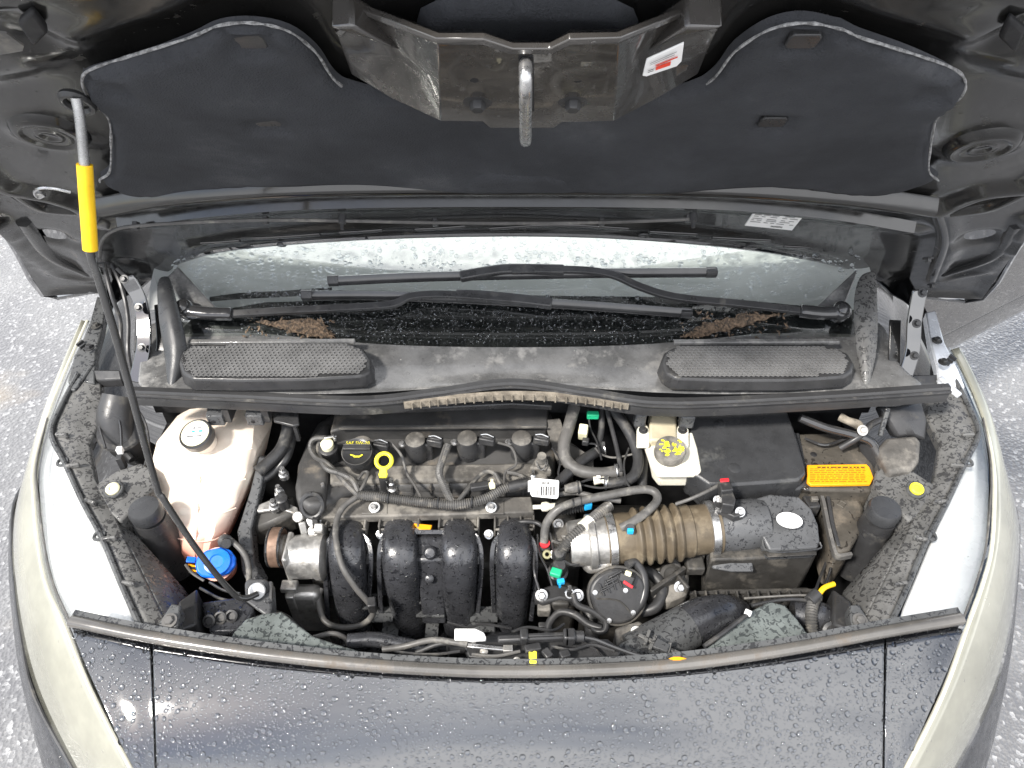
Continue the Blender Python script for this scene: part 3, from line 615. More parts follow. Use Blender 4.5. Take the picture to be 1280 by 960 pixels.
for nm, o, tops in (('left', 0, [(224, 452), (226, 440), (236, 433), (300, 429), (380, 428), (440, 430), (455, 436), (463, 449), (463, 462), (452, 469), (380, 473), (300, 474), (240, 473), (228, 465)]), ('right', 1, [(827, 452), (831, 440), (842, 433), (900, 431), (980, 431), (1045, 434), (1060, 441), (1068, 454), (1065, 464), (1055, 470), (990, 474), (900, 474), (845, 472), (832, 464)])):
    tp = [at(a, b, 1.102) for a, b in tops]; c = sum(tp, V3())/len(tp)
    g = mk('air_inlet_grille', prism(tp, (0, 0, -.030), 1.035), mt['satin'], cow, bevel=.006, seg=3)
    mk('grille_mesh', prism([c+(p-c)*.95+V3((0, 0, .0004)) for p in tp], (0, 0, -.004)), mt['satin'], g)
    hp_ = [((c+(p-c)*.96).x, (c+(p-c)*.96).y) for p in tp]; hv, hf = [], []; pit = .0082; z_ = tp[0].z; yy = min(p[1] for p in hp_); rw = 0
    while yy < max(p[1] for p in hp_):
        xx = min(p[0] for p in hp_)+(pit/2 if rw % 2 else 0)
        while xx < max(p[0] for p in hp_):
            if inside((xx, yy), hp_) and polydist((xx, yy), hp_) > pit*.35:
                o = len(hv)
                for sc1, dz in ((.585, .0022), (.43, .0026), (.40, .0006)):
                    for k in range(6): a = math.pi/6+k*math.pi/3; hv.append(V3((xx+math.cos(a)*pit*sc1, yy+math.sin(a)*pit*sc1, z_+dz)))
                for l in (0, 6):
                    for k in range(6): hf.append((o+l+k, o+l+(k+1) % 6, o+l+6+(k+1) % 6, o+l+6+k))
                hf.append(tuple(o+12+k for k in range(6)))
            xx += pit
        yy += pit*.866; rw += 1
    mk('grille_net', (hv, hf), mt['mesh'], g, fix=False)
    mk('back_trim', bar(at(tops[2][0], 428, 1.10), at(tops[5][0]+4, 427, 1.10), .010, .008), mt['cowl'], g, bevel=.002)
for pts in ([[(195, 346, 1.17), (204, 344, 1.17), (212, 343, 1.168)], [(195, 375, 1.15), (210, 372, 1.16), (220, 375, 1.15)], [(197, 405, 1.13), (214, 402, 1.142), (228, 405, 1.13)], [(204, 440, 1.10), (220, 438, 1.112), (236, 440, 1.10)], [(206, 465, 1.08), (216, 465, 1.088), (230, 462, 1.08)], [(210, 492, 1.062), (216, 490, 1.062), (220, 482, 1.064)]],
            [[(1074, 342, 1.17), (1088, 338, 1.17), (1097, 336, 1.168)], [(1066, 375, 1.15), (1085, 372, 1.16), (1098, 375, 1.15)], [(1068, 405, 1.13), (1086, 402, 1.142), (1099, 405, 1.13)], [(1070, 440, 1.10), (1086, 438, 1.112), (1098, 440, 1.10)], [(1076, 465, 1.08), (1086, 465, 1.088), (1092, 462, 1.08)], [(1082, 492, 1.062), (1086, 490, 1.062), (1088, 482, 1.064)]]):
    mk('side_seal_flap', slab([[at(*p) for p in r] for r in pts], (0, .004, -.004)), mt['ecu' if pts[0][0][0] < 600 else 'wetplastic'], cow, sub=2)
for pts in (((206, 348), (222, 333), (272, 386), (236, 392)), ((1068, 352), (1072, 336), (1020, 384), (1052, 392))):
    mk('pillar_trim', prism([G(a, b, .014) for a, b in pts], GN*-.012), mt['cowl'], cow, bevel=.003)
for pts in (((318, 402), (400, 399), (412, 412), (418, 424), (390, 422)), ((975, 394), (930, 392), (880, 404), (850, 421), (880, 422))):
    pj = []
    for i in range(len(pts)):
        a, c = pts[i], pts[(i+1) % len(pts)]
        for k in range(14): pj.append((a[0]+(c[0]-a[0])*k/14+random.uniform(-3, 3), a[1]+(c[1]-a[1])*k/14+random.uniform(-2, 2)))
    pp = [(G(a, b, .004).x, (G(a, b, .004)-G0).dot(GT)) for a, b in pj]
    mk('leaf_litter', cdt(pp, .004, lambda x, t, d: V3((x, 0, 0))+V3((0, G0.y, G0.z))+GT*t+GN*(.003+min(d, .012)*.5+random.uniform(0, .0035))), mt['leaf'], None, sharp=20, label='brown leaf litter on the %s end of the windscreen base' % ('left' if pts[0][0] < 600 else 'right'), category='leaf litter', kind='stuff')

# ------------------------------------------------------------------ wipers
def wiper(label, pivot, arm, blade, adapter, ofs):
    t = root('windscreen_wiper', label, 'wiper', G(*pivot, .02), 'wipers resting on the windscreen')
    mk('pivot_cap', lathe([(.017, -.02), (.017, .004), (.014, .008), (.0115, .009), (.0105, .013), (.006, .016), (0, .017)], G(*pivot, .032), GN, 24), mt['rubber'], t)
    mk('arm_head', sweep([G(*p, .030) for p in arm[:3]], [(-.012, -.008), (.012, -.008), (.011, .006), (.006, .010), (-.006, .010), (-.011, .006)], GN), mt['rubber'], t, bevel=.003)
    mk('arm', sweep([G(*p, ofs+.012) for p in arm[2:]], [(-.0075, -.004), (.0075, -.004), (.006, .004), (-.006, .004)], GN, n=6), mt['satin'], t, bevel=.001)
    mk('blade', sweep([G(*p, ofs) for p in blade], [(-.009, -.004), (.009, -.004), (.008, .003), (.003, .007), (-.004, .010), (-.008, .004)], GN, n=6), mt['rubber'], t, sharp=50)
    for a, b in ((blade[0], blade[1]), (blade[-1], blade[-2])):
        p0, p1 = G(*a, ofs), G(*b, ofs); d = (p1-p0).normalized(); mk('end_cap', sweep([p0-d*.004, p0+d*.016], [(-.0098, -.005), (.0098, -.005), (.0085, .005), (.003, .0085), (-.004, .0115), (-.009, .006)], GN, smooth=False), mt['satin'], t, bevel=.001)
    mk('adapter', sweep([G(*p, ofs+.006) for p in adapter], [(-.0105, -.006), (.0105, -.006), (.009, .009), (-.008, .011)], GN, n=3), mt['satin'], t, bevel=.003)
    mk('rubber_lip', sweep([G(*p, ofs*.5) for p in blade], [(-.002, -ofs*.5+.001), (.002, -ofs*.5+.001), (.003, .002), (-.003, .002)], GN, n=4), mt['rubber'], t)
    return t
wiper('upper windscreen wiper, its arm pivoting at the right end of the cowl', (1052, 388), [(1062, 389), (1030, 391), (1000, 388), (930, 380), (845, 371), (800, 358), (765, 343), (720, 337), (640, 338)], [(413, 351), (520, 346), (640, 343), (760, 341), (893, 340)], [(575, 346), (610, 340), (640, 337), (705, 338)], .022)
wiper('lower windscreen wiper, its arm pivoting at the left end of the cowl', (230, 385), [(220, 386), (255, 391), (290, 392), (360, 388), (440, 384), (490, 380), (515, 370), (560, 368), (640, 374)], [(380, 369), (480, 369), (620, 375), (740, 382), (862, 391)], [(570, 369), (610, 371), (650, 375), (690, 380)], .016)
for a, b in ((350, 430), ): pass

# ------------------------------------------------------------------ hinges and the dark corners by the cowl
for px, sg, nm in ((150, -1, 'left'), (1128, 1, 'right')):
    t = bpy.data.objects.new('hinge', None); col.objects.link(t); WL[t] = at(px, 480, 1.03); t.parent = hood; t.location = WL[t]-WL[hood]
    if sg < 0:
        A = [(158, 345, 1.19), (176, 380, 1.14), (180, 430, 1.09), (170, 478, 1.04)]
    else:
        A = [(1150, 362, 1.19), (1143, 400, 1.14), (1140, 440, 1.09), (1128, 480, 1.04)]
    mk('hinge_arm', sweep(pz(A), [(-.013, -.003), (.013, -.003), (.013, .003), (-.013, .003)], V3((0, -.7, .7))), mt['paint'], t, bevel=.002)
    mk('hinge_link', sweep(pz([(A[1][0]-sg*24, A[1][1]+0, 1.12), (A[2][0]-sg*22, A[2][1]+10, 1.07), (A[3][0]-sg*10, A[3][1], 1.03)]), [(-.011, -.002), (.011, -.002), (.011, .002), (-.011, .002)], V3((0, -.7, .7))), mt['hoodpaint'], t, bevel=.002)
    for i, (a, b, c) in enumerate(A[:3]): mk('pin', hexb(at(a, b+6, c)+V3((0, -.004, .006)), (0, -.7, .7), .005, .006), mt['satin'], t)
for i, pts in enumerate(([(130, 330, 1.16), (140, 370, 1.12), (150, 400, 1.08), (152, 430, 1.05), (160, 470, 1.03)], [(140, 330, 1.16), (153, 362, 1.13), (160, 400, 1.09), (160, 440, 1.05), (166, 475, 1.03)], [(146, 335, 1.16), (165, 355, 1.13), (172, 380, 1.10), (170, 440, 1.06)])):
    mk('washer_line', tube(pz(pts), .004, 8), mt['hose'], label='%s thin black hose running down beside the left hood hinge' % ('left', 'middle', 'right')[i], category='hose', group='hoses by the left hinge')
# ------------------------------------------------------------------ front panel with rain drops
TOP = [(88, 784), (188, 806), (320, 826), (450, 839), (560, 846), (640, 848), (740, 846), (850, 839), (975, 822), (1108, 798), (1207, 781)]
def fp(i, k):   # column i, row k (0 = seal edge, 5 = far below the frame)
    x, y = TOP[i]; z0 = .945+.01*abs(i-5)/5
    lx = {0: (166, 960), 1: (193, 960), 9: (1106, 960), 10: (1130, 960)}.get(i, (x+(x-640)*-.03, 960))
    lxx = lx[0]+(lx[0]-x)*.5
    pts = [at(x, y, z0), at(x+(lx[0]-x)*.30, y+(960-y)*.33, z0-.016), at(x+(lx[0]-x)*.66, y+(960-y)*.68, z0-.040), at(lx[0], 962, z0-.070), at(lxx, 1020, z0-.12), at(lxx+(lx[0]-x)*.3, 1075, z0-.19)]
    return pts[k]
front = root('front_fascia', 'glossy black front panel above the grille covered in rain drops', 'car panel', fp(5, 5))
def fgrid(cols): return [[fp(i, k) for i in cols] for k in range(6)]
cen = fgrid(range(1, 10))
for r in cen: r[0] = r[0]+V3((.003, 0, 0)); r[-1] = r[-1]+V3((-.003, 0, 0))
cen = [[r[0], r[0].lerp(r[1], .06), r[0].lerp(r[1], .2)]+r[1:-1]+[r[-1].lerp(r[-2], .2), r[-1].lerp(r[-2], .06), r[-1]] for r in cen]
mk('center_panel', sheet(cen), mt['paint'], front, sub=2, solid=.004)
for a, b in ((0, 1), (9, 10)):
    g = fgrid((a, b)); g = [[r[0], r[0].lerp(r[1], .08), r[0].lerp(r[1], .5)+V3((0, 0, .002)), r[0].lerp(r[1], .92), r[1]] for r in g]
    mk('corner_panel', sheet(g), mt['paint'], front, sub=2, solid=.004)
lowr = [fp(i, 5)+V3((0, .006, -.004)) for i in range(11)]
mk('front_bumper', sheet([lowr, [p+V3((0, -.05, -.08)) for p in lowr], [p+V3((p.x*.06, -.07, -.20)) for p in lowr], [p+V3((p.x*.06, -.02, -.42)) for p in lowr]]), mt['paint'], body, sub=1, solid=.004)
me_rows = fgrid(range(11))
def bilerp(u, v):
    i = min(int(u), 9); k = min(int(v), 4); a, b = u-i, v-k
    p = me_rows[k][i].lerp(me_rows[k][i+1], a).lerp(me_rows[k+1][i].lerp(me_rows[k+1][i+1], a), b)
    n = (me_rows[k][i+1]-me_rows[k][i]).cross(me_rows[k+1][i]-me_rows[k][i]).normalized()
    return p, (n if n.z > 0 else -n)
from mathutils.bvhtree import BVHTree
from mathutils import noise as mnoise
dg = bpy.context.evaluated_depsgraph_get()
dl = []; seen = {}
for ch in front.children:
    if not ch.name.startswith(('center', 'corner')): continue
    ev = ch.evaluated_get(dg); me = ev.to_mesh(); mw = Matrix.Translation(WL[ch])
    tr = BVHTree.FromPolygons([mw @ v.co for v in me.vertices], [tuple(p.vertices) for p in me.polygons])
    for _ in range(15000 if ch.name.startswith('center') else 2600):
        if ch.name.startswith('center'): px, py = random.uniform(185, 1112), random.uniform(806, 975)
        else: px, py = (random.uniform(88, 195) if WL[ch].x < 0 else random.uniform(1100, 1207)), random.uniform(784, 975)
        d = ray(px, py); h = tr.ray_cast(CAM, d.normalized())
        if h[0] is None: continue
        n = h[1] if h[1].z > 0 else -h[1]
        nf = mnoise.noise(h[0]*14)+.6*mnoise.noise(h[0]*45)
        if nf < random.uniform(-1.2, .1): continue
        rd = .0009+.0036*random.random()**2.6; ck = (math.floor(h[0].x/.008), math.floor(h[0].y/.008)); hit = False
        for ax_ in (-1, 0, 1):
            for ay_ in (-1, 0, 1):
                for q_, r_ in seen.get((ck[0]+ax_, ck[1]+ay_), ()):
                    if (q_-h[0]).length < (r_+rd)*1.02: hit = True
        if hit: continue
        seen.setdefault(ck, []).append((h[0], rd)); dl.append((h[0], n, rd))
    ev.to_mesh_clear()
drops('rain_drops', dl, front)

# seal strip along the front edge of the bay
st = root('front_seal_strip', 'grey-brown rubber seal strip along the front edge of the engine bay', 'seal strip', at(640, 840, .93))
SP = [(88, 775), (188, 795), (320, 815), (450, 829), (560, 836), (640, 838), (740, 836), (850, 829), (975, 812), (1108, 788), (1203, 772)]
sp = [at(x, y, .956+.01*abs(i-5)/5) for i, (x, y) in enumerate(SP)]
mk('strip', sweep(sp, [(-.007, -.006), (.0075, -.008), (.0085, -.002), (.007, .003), (.002, .005), (-.004, .0045), (-.0075, .002)], n=8), mt['seal'], st, sharp=60)
mk('strip_base', sweep([p+V3((0, .012, -.004)) for p in sp], [(-.006, -.010), (.008, -.010), (.008, .004), (-.004, .006)], n=8), mt['wetdark'], st, sharp=50)

# ------------------------------------------------------------------ headlights
def lamp(S, side, sg):
    t = root('headlight', 'large clear headlight at the %s edge of the bay, with a milky outer rim' % side, 'headlight', at(*S[7][1], .80), 'headlights')
    O = [at(*s[0], s[3]) for s in S]; C = [at(*s[1], s[4]) for s in S]; I = [at(*s[2], s[5]) for s in S[:8]]
    mid = [o.lerp(c, .55)+V3((sg*.012, 0, .010)) for o, c in zip(O, C)]
    mk('outer_lens', sheet([O, mid, C]), mt['lens'], t, sub=2, solid=.005)
    mk('lens_edge', tube([c+V3((0, 0, .002)) for c in C], .0035, 8, n=4), mt['lensedge'], t)
    mk('inner_bezel', tube([c.lerp(i, .10)+V3((0, 0, .0045)) for c, i in zip(C[2:8], I[2:8])], .0016, 6, n=5), mt['greyhose'], t)
    mk('lens_lower_edge', tube([o+V3((0, 0, -.004)) for o in O], .0035, 8, n=4), mt['satin'], t)
    mk('reflector', slab([C[:8], [c.lerp(i, .33)+V3((0, 0, -.022)) for c, i in zip(C, I)], [c.lerp(i, .66)+V3((0, 0, -.020)) for c, i in zip(C, I)], I], (0, 0, -.03)), mt['lampwhite'], t, sub=1)
    mk('top_lens', sheet([[c+V3((0, 0, .003)) for c in C[:8]], [c.lerp(i, .5)+V3((0, 0, .008)) for c, i in zip(C, I)], [i+V3((0, 0, .003)) for i in I]]), mt['lampglass'], t, sub=2)
    return t
mt['lampglass'] = thin_glass('lamp_clear_cover', (.96, .97, .96), .06, .03)
lamp(LS, 'left', -1); lamp(RS, 'right', 1)

# flanges and housings inboard of the lamps
def mirror_x(p): return (1287-p[0],)+tuple(p[1:])
FO = [(97, 470, .985), (72, 515, .972), (63, 545, .970), (80, 580, .967), (102, 628, .962), (126, 672, .957), (150, 730, .952), (174, 784, .948)]
FI = [(126, 474, .975), (130, 520, .965), (112, 556, .962), (120, 600, .960), (142, 640, .955), (164, 690, .950), (190, 742, .946), (214, 790, .944)]
for side, mf in (('left', lambda p: p), ('right', mirror_x)):
    t = root('headlight_housing', 'speckled wet plastic headlight housing on the %s side of the bay' % side, 'headlight housing', at(*mf((160, 700, .85))), 'headlight housings')
    o = pz([mf(p) for p in FO]); i = pz([mf(p) for p in FI])
    mk('flange', slab([o, [a.lerp(b, .3)+V3((0, 0, .006)) for a, b in zip(o, i)], [a.lerp(b, .7)+V3((0, 0, .004)) for a, b in zip(o, i)], i], (0, 0, -.02)), mt['wetplastic'], t, bevel=.003)
    ed = [a.lerp(b, .06)+V3((0, 0, .006)) for a, b in zip(o, i)]
    mk('edge_bead', tube(ed, .0045, 8, n=5), mt['wetdark'], t)
    for k in range(5):
        a = o[2+k].lerp(i[2+k], .35)+V3((0, 0, .010)); mk('stiffening_rib', box(a, (.022, .006, .010), R(random.uniform(-30, 30))), mt['wetplastic'], t, bevel=.002)
    for k in (3, 5): a = o[k].lerp(i[k], -.02); mk('screw_eye', torus(a+V3((0, 0, .004)), (0, 0, 1), .008, .003, 16, 6), mt['wetdark'], t)
    mk('sloping_panel', slab([pz([mf(p) for p in r]) for r in ([(136, 642, .952), (170, 668, .925), (232, 738, .880)], [(164, 690, .949), (200, 712, .925), (242, 760, .880)], [(214, 792, .943), (228, 792, .930), (246, 795, .885)])], (0, 0, -.05)), mt['wetplastic'], t, bevel=.004)
    mk('top_box', prism([at(*mf(p)) for p in ((118, 606, .962), (146, 588, .962), (176, 578, .962), (192, 588, .958), (196, 606, .955), (176, 626, .955), (150, 652, .955), (136, 640, .958))], (0, 0, -.09)), mt['wetplastic'], t, bevel=.004)
    pc = at(*mf((142, 612, .966)))
    mk('adjuster_plug', lathe([(.0115, 0), (.0115, .005), (.009, .0075), (.006, .007), (.005, .004), (0, .004)], pc, (0, -.2, 1), 20), mt['cream' if side == 'left' else 'lemon'], t, label='small round yellow adjuster plug')
    mk('plug_collar', torus(pc, (0, -.2, 1), .014, .003, 20, 6), mt['wetdark'], t)
    # bulb access tube with its rubber cap
    a, b = at(*mf((184, 642, .955))), at(*mf((222, 708, .80))); ax = (a-b).normalized()
    tb = root('bulb_access_tube', 'black tube with round grey rubber cap on the inner side of the %s headlight' % side, 'tube', b, 'headlight access tubes')
    mk('tube_body', tube([b, b.lerp(a, .5), a-ax*.012], [.034, .031, .026], 20, n=4), mt['satin'], tb)
    mk('cap', lathe([(.022, -.014), (.026, -.010), (.027, .006), (.024, .013), (0, .015)], a+ax*.004, ax, 28), mt['ecu'], tb)
    mk('collar_ring', torus(a-ax*.022, ax, .023, .0032, 24, 6), mt['hose'], tb); mk('collar_ring', torus(a-ax*.030, ax, .025, .0025, 24, 6), mt['hose'], tb)
    # paper tag behind the tube
    q = [mf(p) for p in (((162, 652, .93), (172, 636, .945), (186, 668, .93), (174, 676, .915)) if side == 'left' else ((176, 640, .945), (164, 650, .93), (182, 676, .915), (192, 664, .93)))]
    tg = mk('barcode_tag', prism(pz(q), (0, .003, -.003)), mt['wetdark' if side == 'left' else 'white'], tb)
    if side == 'right':
        A, B, C_, D = pz(q)
        for k in range(11):
            u = .14+k*.07; e = u+random.choice((.02, .03, .045)); nn = (B-A).cross(D-A).normalized(); nn = nn if nn.dot(CAM-A) > 0 else -nn
            mk('barcode_bar', ([A.lerp(D, u).lerp(B.lerp(C_, u), .2)+nn*.001, A.lerp(D, e).lerp(B.lerp(C_, e), .2)+nn*.001, A.lerp(D, e).lerp(B.lerp(C_, e), .8)+nn*.001, A.lerp(D, u).lerp(B.lerp(C_, u), .8)+nn*.001], [(0, 1, 2, 3)]), mt['ink'], tg)
    # latch clip at the lamp's front corner
    cp = root('lamp_fixing_clip', 'grey fixing clip with a screw at the front corner of the %s headlight' % side, 'clip', at(*mf((214, 785, .93))), 'headlight fixing clips')
    mk('clip_plate', prism([at(*mf(p), .958) for p in ((196, 782), (214, 754), (226, 756), (222, 785))], (0, 0, -.03)), mt['wetdark'], cp, bevel=.003)
    mk('screw', hexb(at(*mf((212, 776, .960))), (0, -.2, 1), .007, .006), mt['greyhose'], cp)
    mk('clip_tower', prism([at(*mf(p)) for p in ((222, 752, .93), (246, 735, .92), (246, 780, .93), (224, 788, .94))], (0, .0, -.10)), mt['satin'], cp, bevel=.004)

# fender rails behind the lamps
for side, mf in (('left', lambda p: p), ('right', lambda p: (1291-p[0], p[1]+18 if p[1] < 460 else p[1]+6, p[2]))):
    m_ = mt['wetdark'] if side == 'left' else mt['bodyside']
    t = root('fender_rail', '%s bracket with bolts behind the %s headlight' % ('dark grey' if side == 'left' else 'pale wet metal', side), 'bracket', at(*mf((110, 470, .96))), 'fender rails')
    mk('rail', slab([pz([mf(p) for p in r]) for r in ([(121, 370, 1.03), (110, 410, 1.02), (92, 445, 1.0), (84, 478, .985)], [(134, 372, 1.03), (128, 410, 1.02), (120, 440, 1.0), (118, 478, .985)])], (0, 0, -.02)), m_, t, bevel=.003)
    for a, b in ((120, 408), (112, 435)): mk('bolt', hexb(at(*mf((a, b, 1.022))), (0, 0, 1), .006, .007), mt['satin'], t)
    for k in range(3): mk('stamped_slot', bar(at(*mf((96+k*4, 432+k*3, 1.012))), at(*mf((104+k*3, 426+k*4, 1.014))), .004, .006), mt['satin'], t)
    mk('brace', bar(at(*mf((118, 455, .99))), at(*mf((92, 490, .98))), .012, .014), m_, t, bevel=.003)
    mk('lower_channel', prism([at(*mf(p)) for p in ((112, 462, .99), (150, 462, 1.0), (152, 474, .99), (112, 476, .98))], (0, 0, -.02)), mt['satin'], t, bevel=.003)
# dark vent bellows in the left rear corner
t = root('air_duct', 'dark ribbed duct in the left rear corner of the bay', 'duct', at(160, 560, .9))
mk('duct_body', tube(pz([(150, 495, 1.0), (145, 525, .97), (158, 555, .93), (185, 570, .88)]), [.03, .033, .03, .025], 18, n=5), mt['satin'], t)
mk('duct_flange', lathe([(.04, 0), (.043, .004), (.04, .008)], at(152, 540, .955), (.1, -.3, 1), 24), mt['hose'], t)
mk('duct_arm', tube(pz([(128, 532, .96), (145, 552, .94), (165, 575, .93)]), .006, 8), mt['satin'], t)
cn = root('wire_connector', 'small white and black wire connector beside the coolant tank', 'connector', at(152, 580, .95))
mk('plug', box(at(152, 578, .965), (.010, .012, .03), R(10)), mt['satin'], cn, bevel=.001); mk('cap', box(at(150, 563, .975), (.010, .010, .012), R(10)), mt['white'], cn, bevel=.001)
TC = V3((0, -.62, .78)).normalized()     # "towards the viewer and up", the way caps and rings lean
def bolt(parent, px, py, z, r=.006, m='steel', ax=TC): return mk('bolt', hexb(at(px, py, z), ax, r, r), mt[m], parent)
def zprism(name, pts, z, h, m, parent, bevel=.004, sc_=1.0, **k): return mk(name, prism([at(a, b, z) for a, b in pts], (0, 0, -h), sc_), mt[m], parent, bevel=bevel, **k)

# ------------------------------------------------------------------ engine block, valve cover
blk = root('engine_block', 'dark cast engine block low between manifold and valve cover', 'engine', (-.08, .36, .50))
mk('block_casting', box((-.11, .375, .66), (.46, .22, .34)), mt['airlow'], blk, bevel=.01)
mk('transmission_case', box((.26, .36, .62), (.26, .22, .26)), mt['airlow'], blk, bevel=.015)
mk('timing_case', box((-.335, .34, .69), (.05, .16, .30)), mt['alu'], blk, bevel=.01)
vc = root('valve_cover', 'black plastic engine valve cover with rounded left end', 'valve cover', at(530, 600, .84))
zprism('cover_body', [(368, 606), (371, 578), (382, 550), (396, 526), (418, 513), (560, 511), (690, 511), (696, 560), (692, 596), (664, 606), (560, 608), (450, 608), (428, 614), (412, 630), (384, 634), (368, 622)], .918, .09, 'cover', vc, .014, seg=4)
zprism('rear_ridge', [(412, 540), (430, 534), (684, 532), (686, 508), (420, 509)], .952, .04, 'cover', vc, .004)
mk('ridge_edge', bar(at(424, 536, .9545), at(683, 534, .9545), .003, .003), mt['greyhose'], vc)
zprism('left_shoulder', [(368, 606), (373, 580), (385, 552), (400, 530), (413, 528), (410, 560), (409, 600), (404, 630), (384, 634), (370, 624)], .934, .05, 'cover', vc, .013, seg=4)
zprism('center_rail', [(412, 582), (660, 578), (688, 580), (684, 598), (450, 602), (412, 606)], .926, .03, 'dusty', vc, .005)
mk('front_wall', slab([pz([(412, 607, .916), (560, 605, .916), (668, 602, .916)]), pz([(410, 624, .890), (560, 623, .890), (668, 621, .890)])], (0, .03, 0)), mt['cover'], vc, bevel=.002)
for i in range(11): mk('wall_rib', box(at(424+i*23, 613, .905), (.003, .010, .028)), mt['cover'], vc)
for x, y in ((407, 612), (491, 606), (666, 596)):
    b = mk('stud', cat(lathe([(.009, 0), (.009, .008), (.0055, .010), (.0055, .022), (.003, .024), (.003, .034), (0, .034)], at(x, y+8, .905), (0, 0, 1), 12)), mt['steel'], vc)
lid = root('harness_bracket', 'flat dusty grey bracket running in front of the valve cover', 'bracket', at(530, 640, .87))
zprism('plate', [(408, 621), (560, 622), (664, 620), (668, 640), (560, 643), (398, 647)], .906, .018, 'dusty', lid, .003)
for x in (468, 614):
    zprism('mount_pad', [(x-16, 626), (x+16, 626), (x+16, 642), (x-16, 642)], .9075, .004, 'dusty', lid, .001)
    mk('fixing_stud', lathe([(.008, 0), (.008, .006), (.005, .007), (.005, .018), (0, .018)], at(x, 637, .907), (0, -.3, 1), 10), mt['steel'], lid)
    mk('stud_clip', torus(at(x, 634, .915), (0, -.3, 1), .008, .002, 14, 6), mt['white'], lid)
# ignition coils
coils = []
cx = [(452, 556, 'behind the oil cap'), (519, 551, 'second from the left, right of the yellow dipstick'), (584, 549, 'third from the left on the valve cover'), (652, 549, 'rightmost on the valve cover')]
for i, (x, y, w_) in enumerate(cx):
    t = root('ignition_coil', 'black round ignition coil %s' % w_, 'ignition coil', at(x, y, .91), 'ignition coils')
    mk('coil_body', lathe([(.020, -.045), (.020, -.012), (.0175, -.008), (.0172, -.003), (.0155, 0), (0, .0005)], at(x, y, .967), (0, -.12, 1), 22), mt['satin'], t)
    mk('coil_cap', lathe([(.0178, -.004), (.0178, .001), (.0145, .0035), (0, .004)], at(x, y-1, .966), (0, -.12, 1), 22), mt['dusty'], t)
    mk('coil_shoulder', box(at(x+12, y+12, .935), (.03, .020, .05), R(8)), mt['satin'], t, bevel=.004)
    c = at(x+25, y+1, .968); mk('connector', box(c, (.028, .015, .015), R(-14)), mt['satin'], t, bevel=.002)
    mk('connector_lock', box(c+V3((.001, 0, .009)), (.020, .008, .004), R(-14)), mt['hose'], t, bevel=.001)
    mk('connector_latch', tube([c+V3((-.011, .004, .010)), c+V3((0, .002, .013)), c+V3((.012, -.002, .010))], .0014, 6), mt['steel'], t)
    mk('screw', hexb(at(x-16, y+4, .955), (0, -.2, 1), .0045, .005), mt['steel'], t)
# oil cap and dipstick
oc = root('oil_filler', 'round black oil filler cap with yellow lettering and oil can sign', 'oil cap', at(446, 590, .92))
c0 = at(446, 564, .978); oax = V3((0, -.25, 1)).normalized(); oy = V3((0, 1, .25)).normalized()
mk('cap_body', lathe([(.021, -.05), (.021, -.02), (.0265, -.018), (.0272, -.003), (.0255, 0), (.0225, -.002), (0, -.002)], c0, oax, 32), mt['satin'], oc)
mk('cap_rim', torus(c0-oax*.0005, oax, .0262, .0008, 32, 5), mt['greyhose'], oc)
mk('grip_bar', prism([c0+RT*a+oy*b+oax*.006 for a, b in ((-.024, .001), (.024, .001), (.024, .010), (-.024, .010))], oax*-.008), mt['satin'], oc, bevel=.0015)
for b in (.001, .010): mk('grip_edge', bar(c0+RT*-.024+oy*b+oax*.0062, c0+RT*.024+oy*b+oax*.0062, .0012, .0008), mt['greyhose'], oc)
mk('lettering', text_geo('SAE 5W-20', c0+oy*.0158+oax*.0005, RT, oy, .0088), mt['lemon'], oc)
oc_can = cat(prism([c0+RT*a+oy*b+oax*.0002 for a, b in ((-.011, -.006), (-.004, -.0075), (-.002, -.009), (.006, -.009), (.009, -.006), (.011, -.0065), (.0115, -.0075), (.008, -.0105), (.006, -.012), (-.004, -.012), (-.006, -.0095), (-.0105, -.008))], oax*-.0004))
mk('oil_can_sign', oc_can, mt['lemon'], oc)
ds = root('dipstick', 'bright yellow dipstick pull ring beside the oil cap', 'dipstick', at(481, 605, .91))
c1 = at(480, 576, .985); dax = V3((0, -.45, .9)).normalized(); dy = V3((0, .9, .45)).normalized()
mk('ring', torus(c1, dax, .0132, .0038, 30, 10), mt['lemon'], ds)
mk('neck', prism([c1+RT*a+dy*b+dax*.003 for a, b in ((-.006, -.013), (.006, -.013), (.0065, -.020), (.0078, -.024), (.006, -.030), (-.006, -.030), (-.0078, -.024), (-.0065, -.020))], dax*-.007), mt['lemon'], ds, bevel=.0015)
mk('tube', lathe([(.0075, 0), (.0075, .03)], at(481, 611, .91), (0, 0, 1), 12), mt['satin'], ds)
# breather valve with its curved hose
bv = root('breather_valve', 'pale breather valve with black collar at the left of the oil cap', 'valve', at(411, 590, .92))
cb = at(409, 556, .965)
mk('collar', lathe([(.016, -.05), (.016, -.02), (.0175, -.017), (.0175, -.008), (.012, -.006)], cb, (0, -.2, 1), 20), mt['satin'], bv)
mk('valve_body', lathe([(.0115, -.010), (.0115, .004), (.008, .007), (0, .008)], cb, (0, -.2, 1), 18), mt['cream'], bv)
mk('clamp', cat(box(cb+V3((.006, .008, .012)), (.022, .005, .004), R(15)), box(cb+V3((.014, .004, .014)), (.004, .012, .008), R(30))), mt['steel'], bv, bevel=.001)

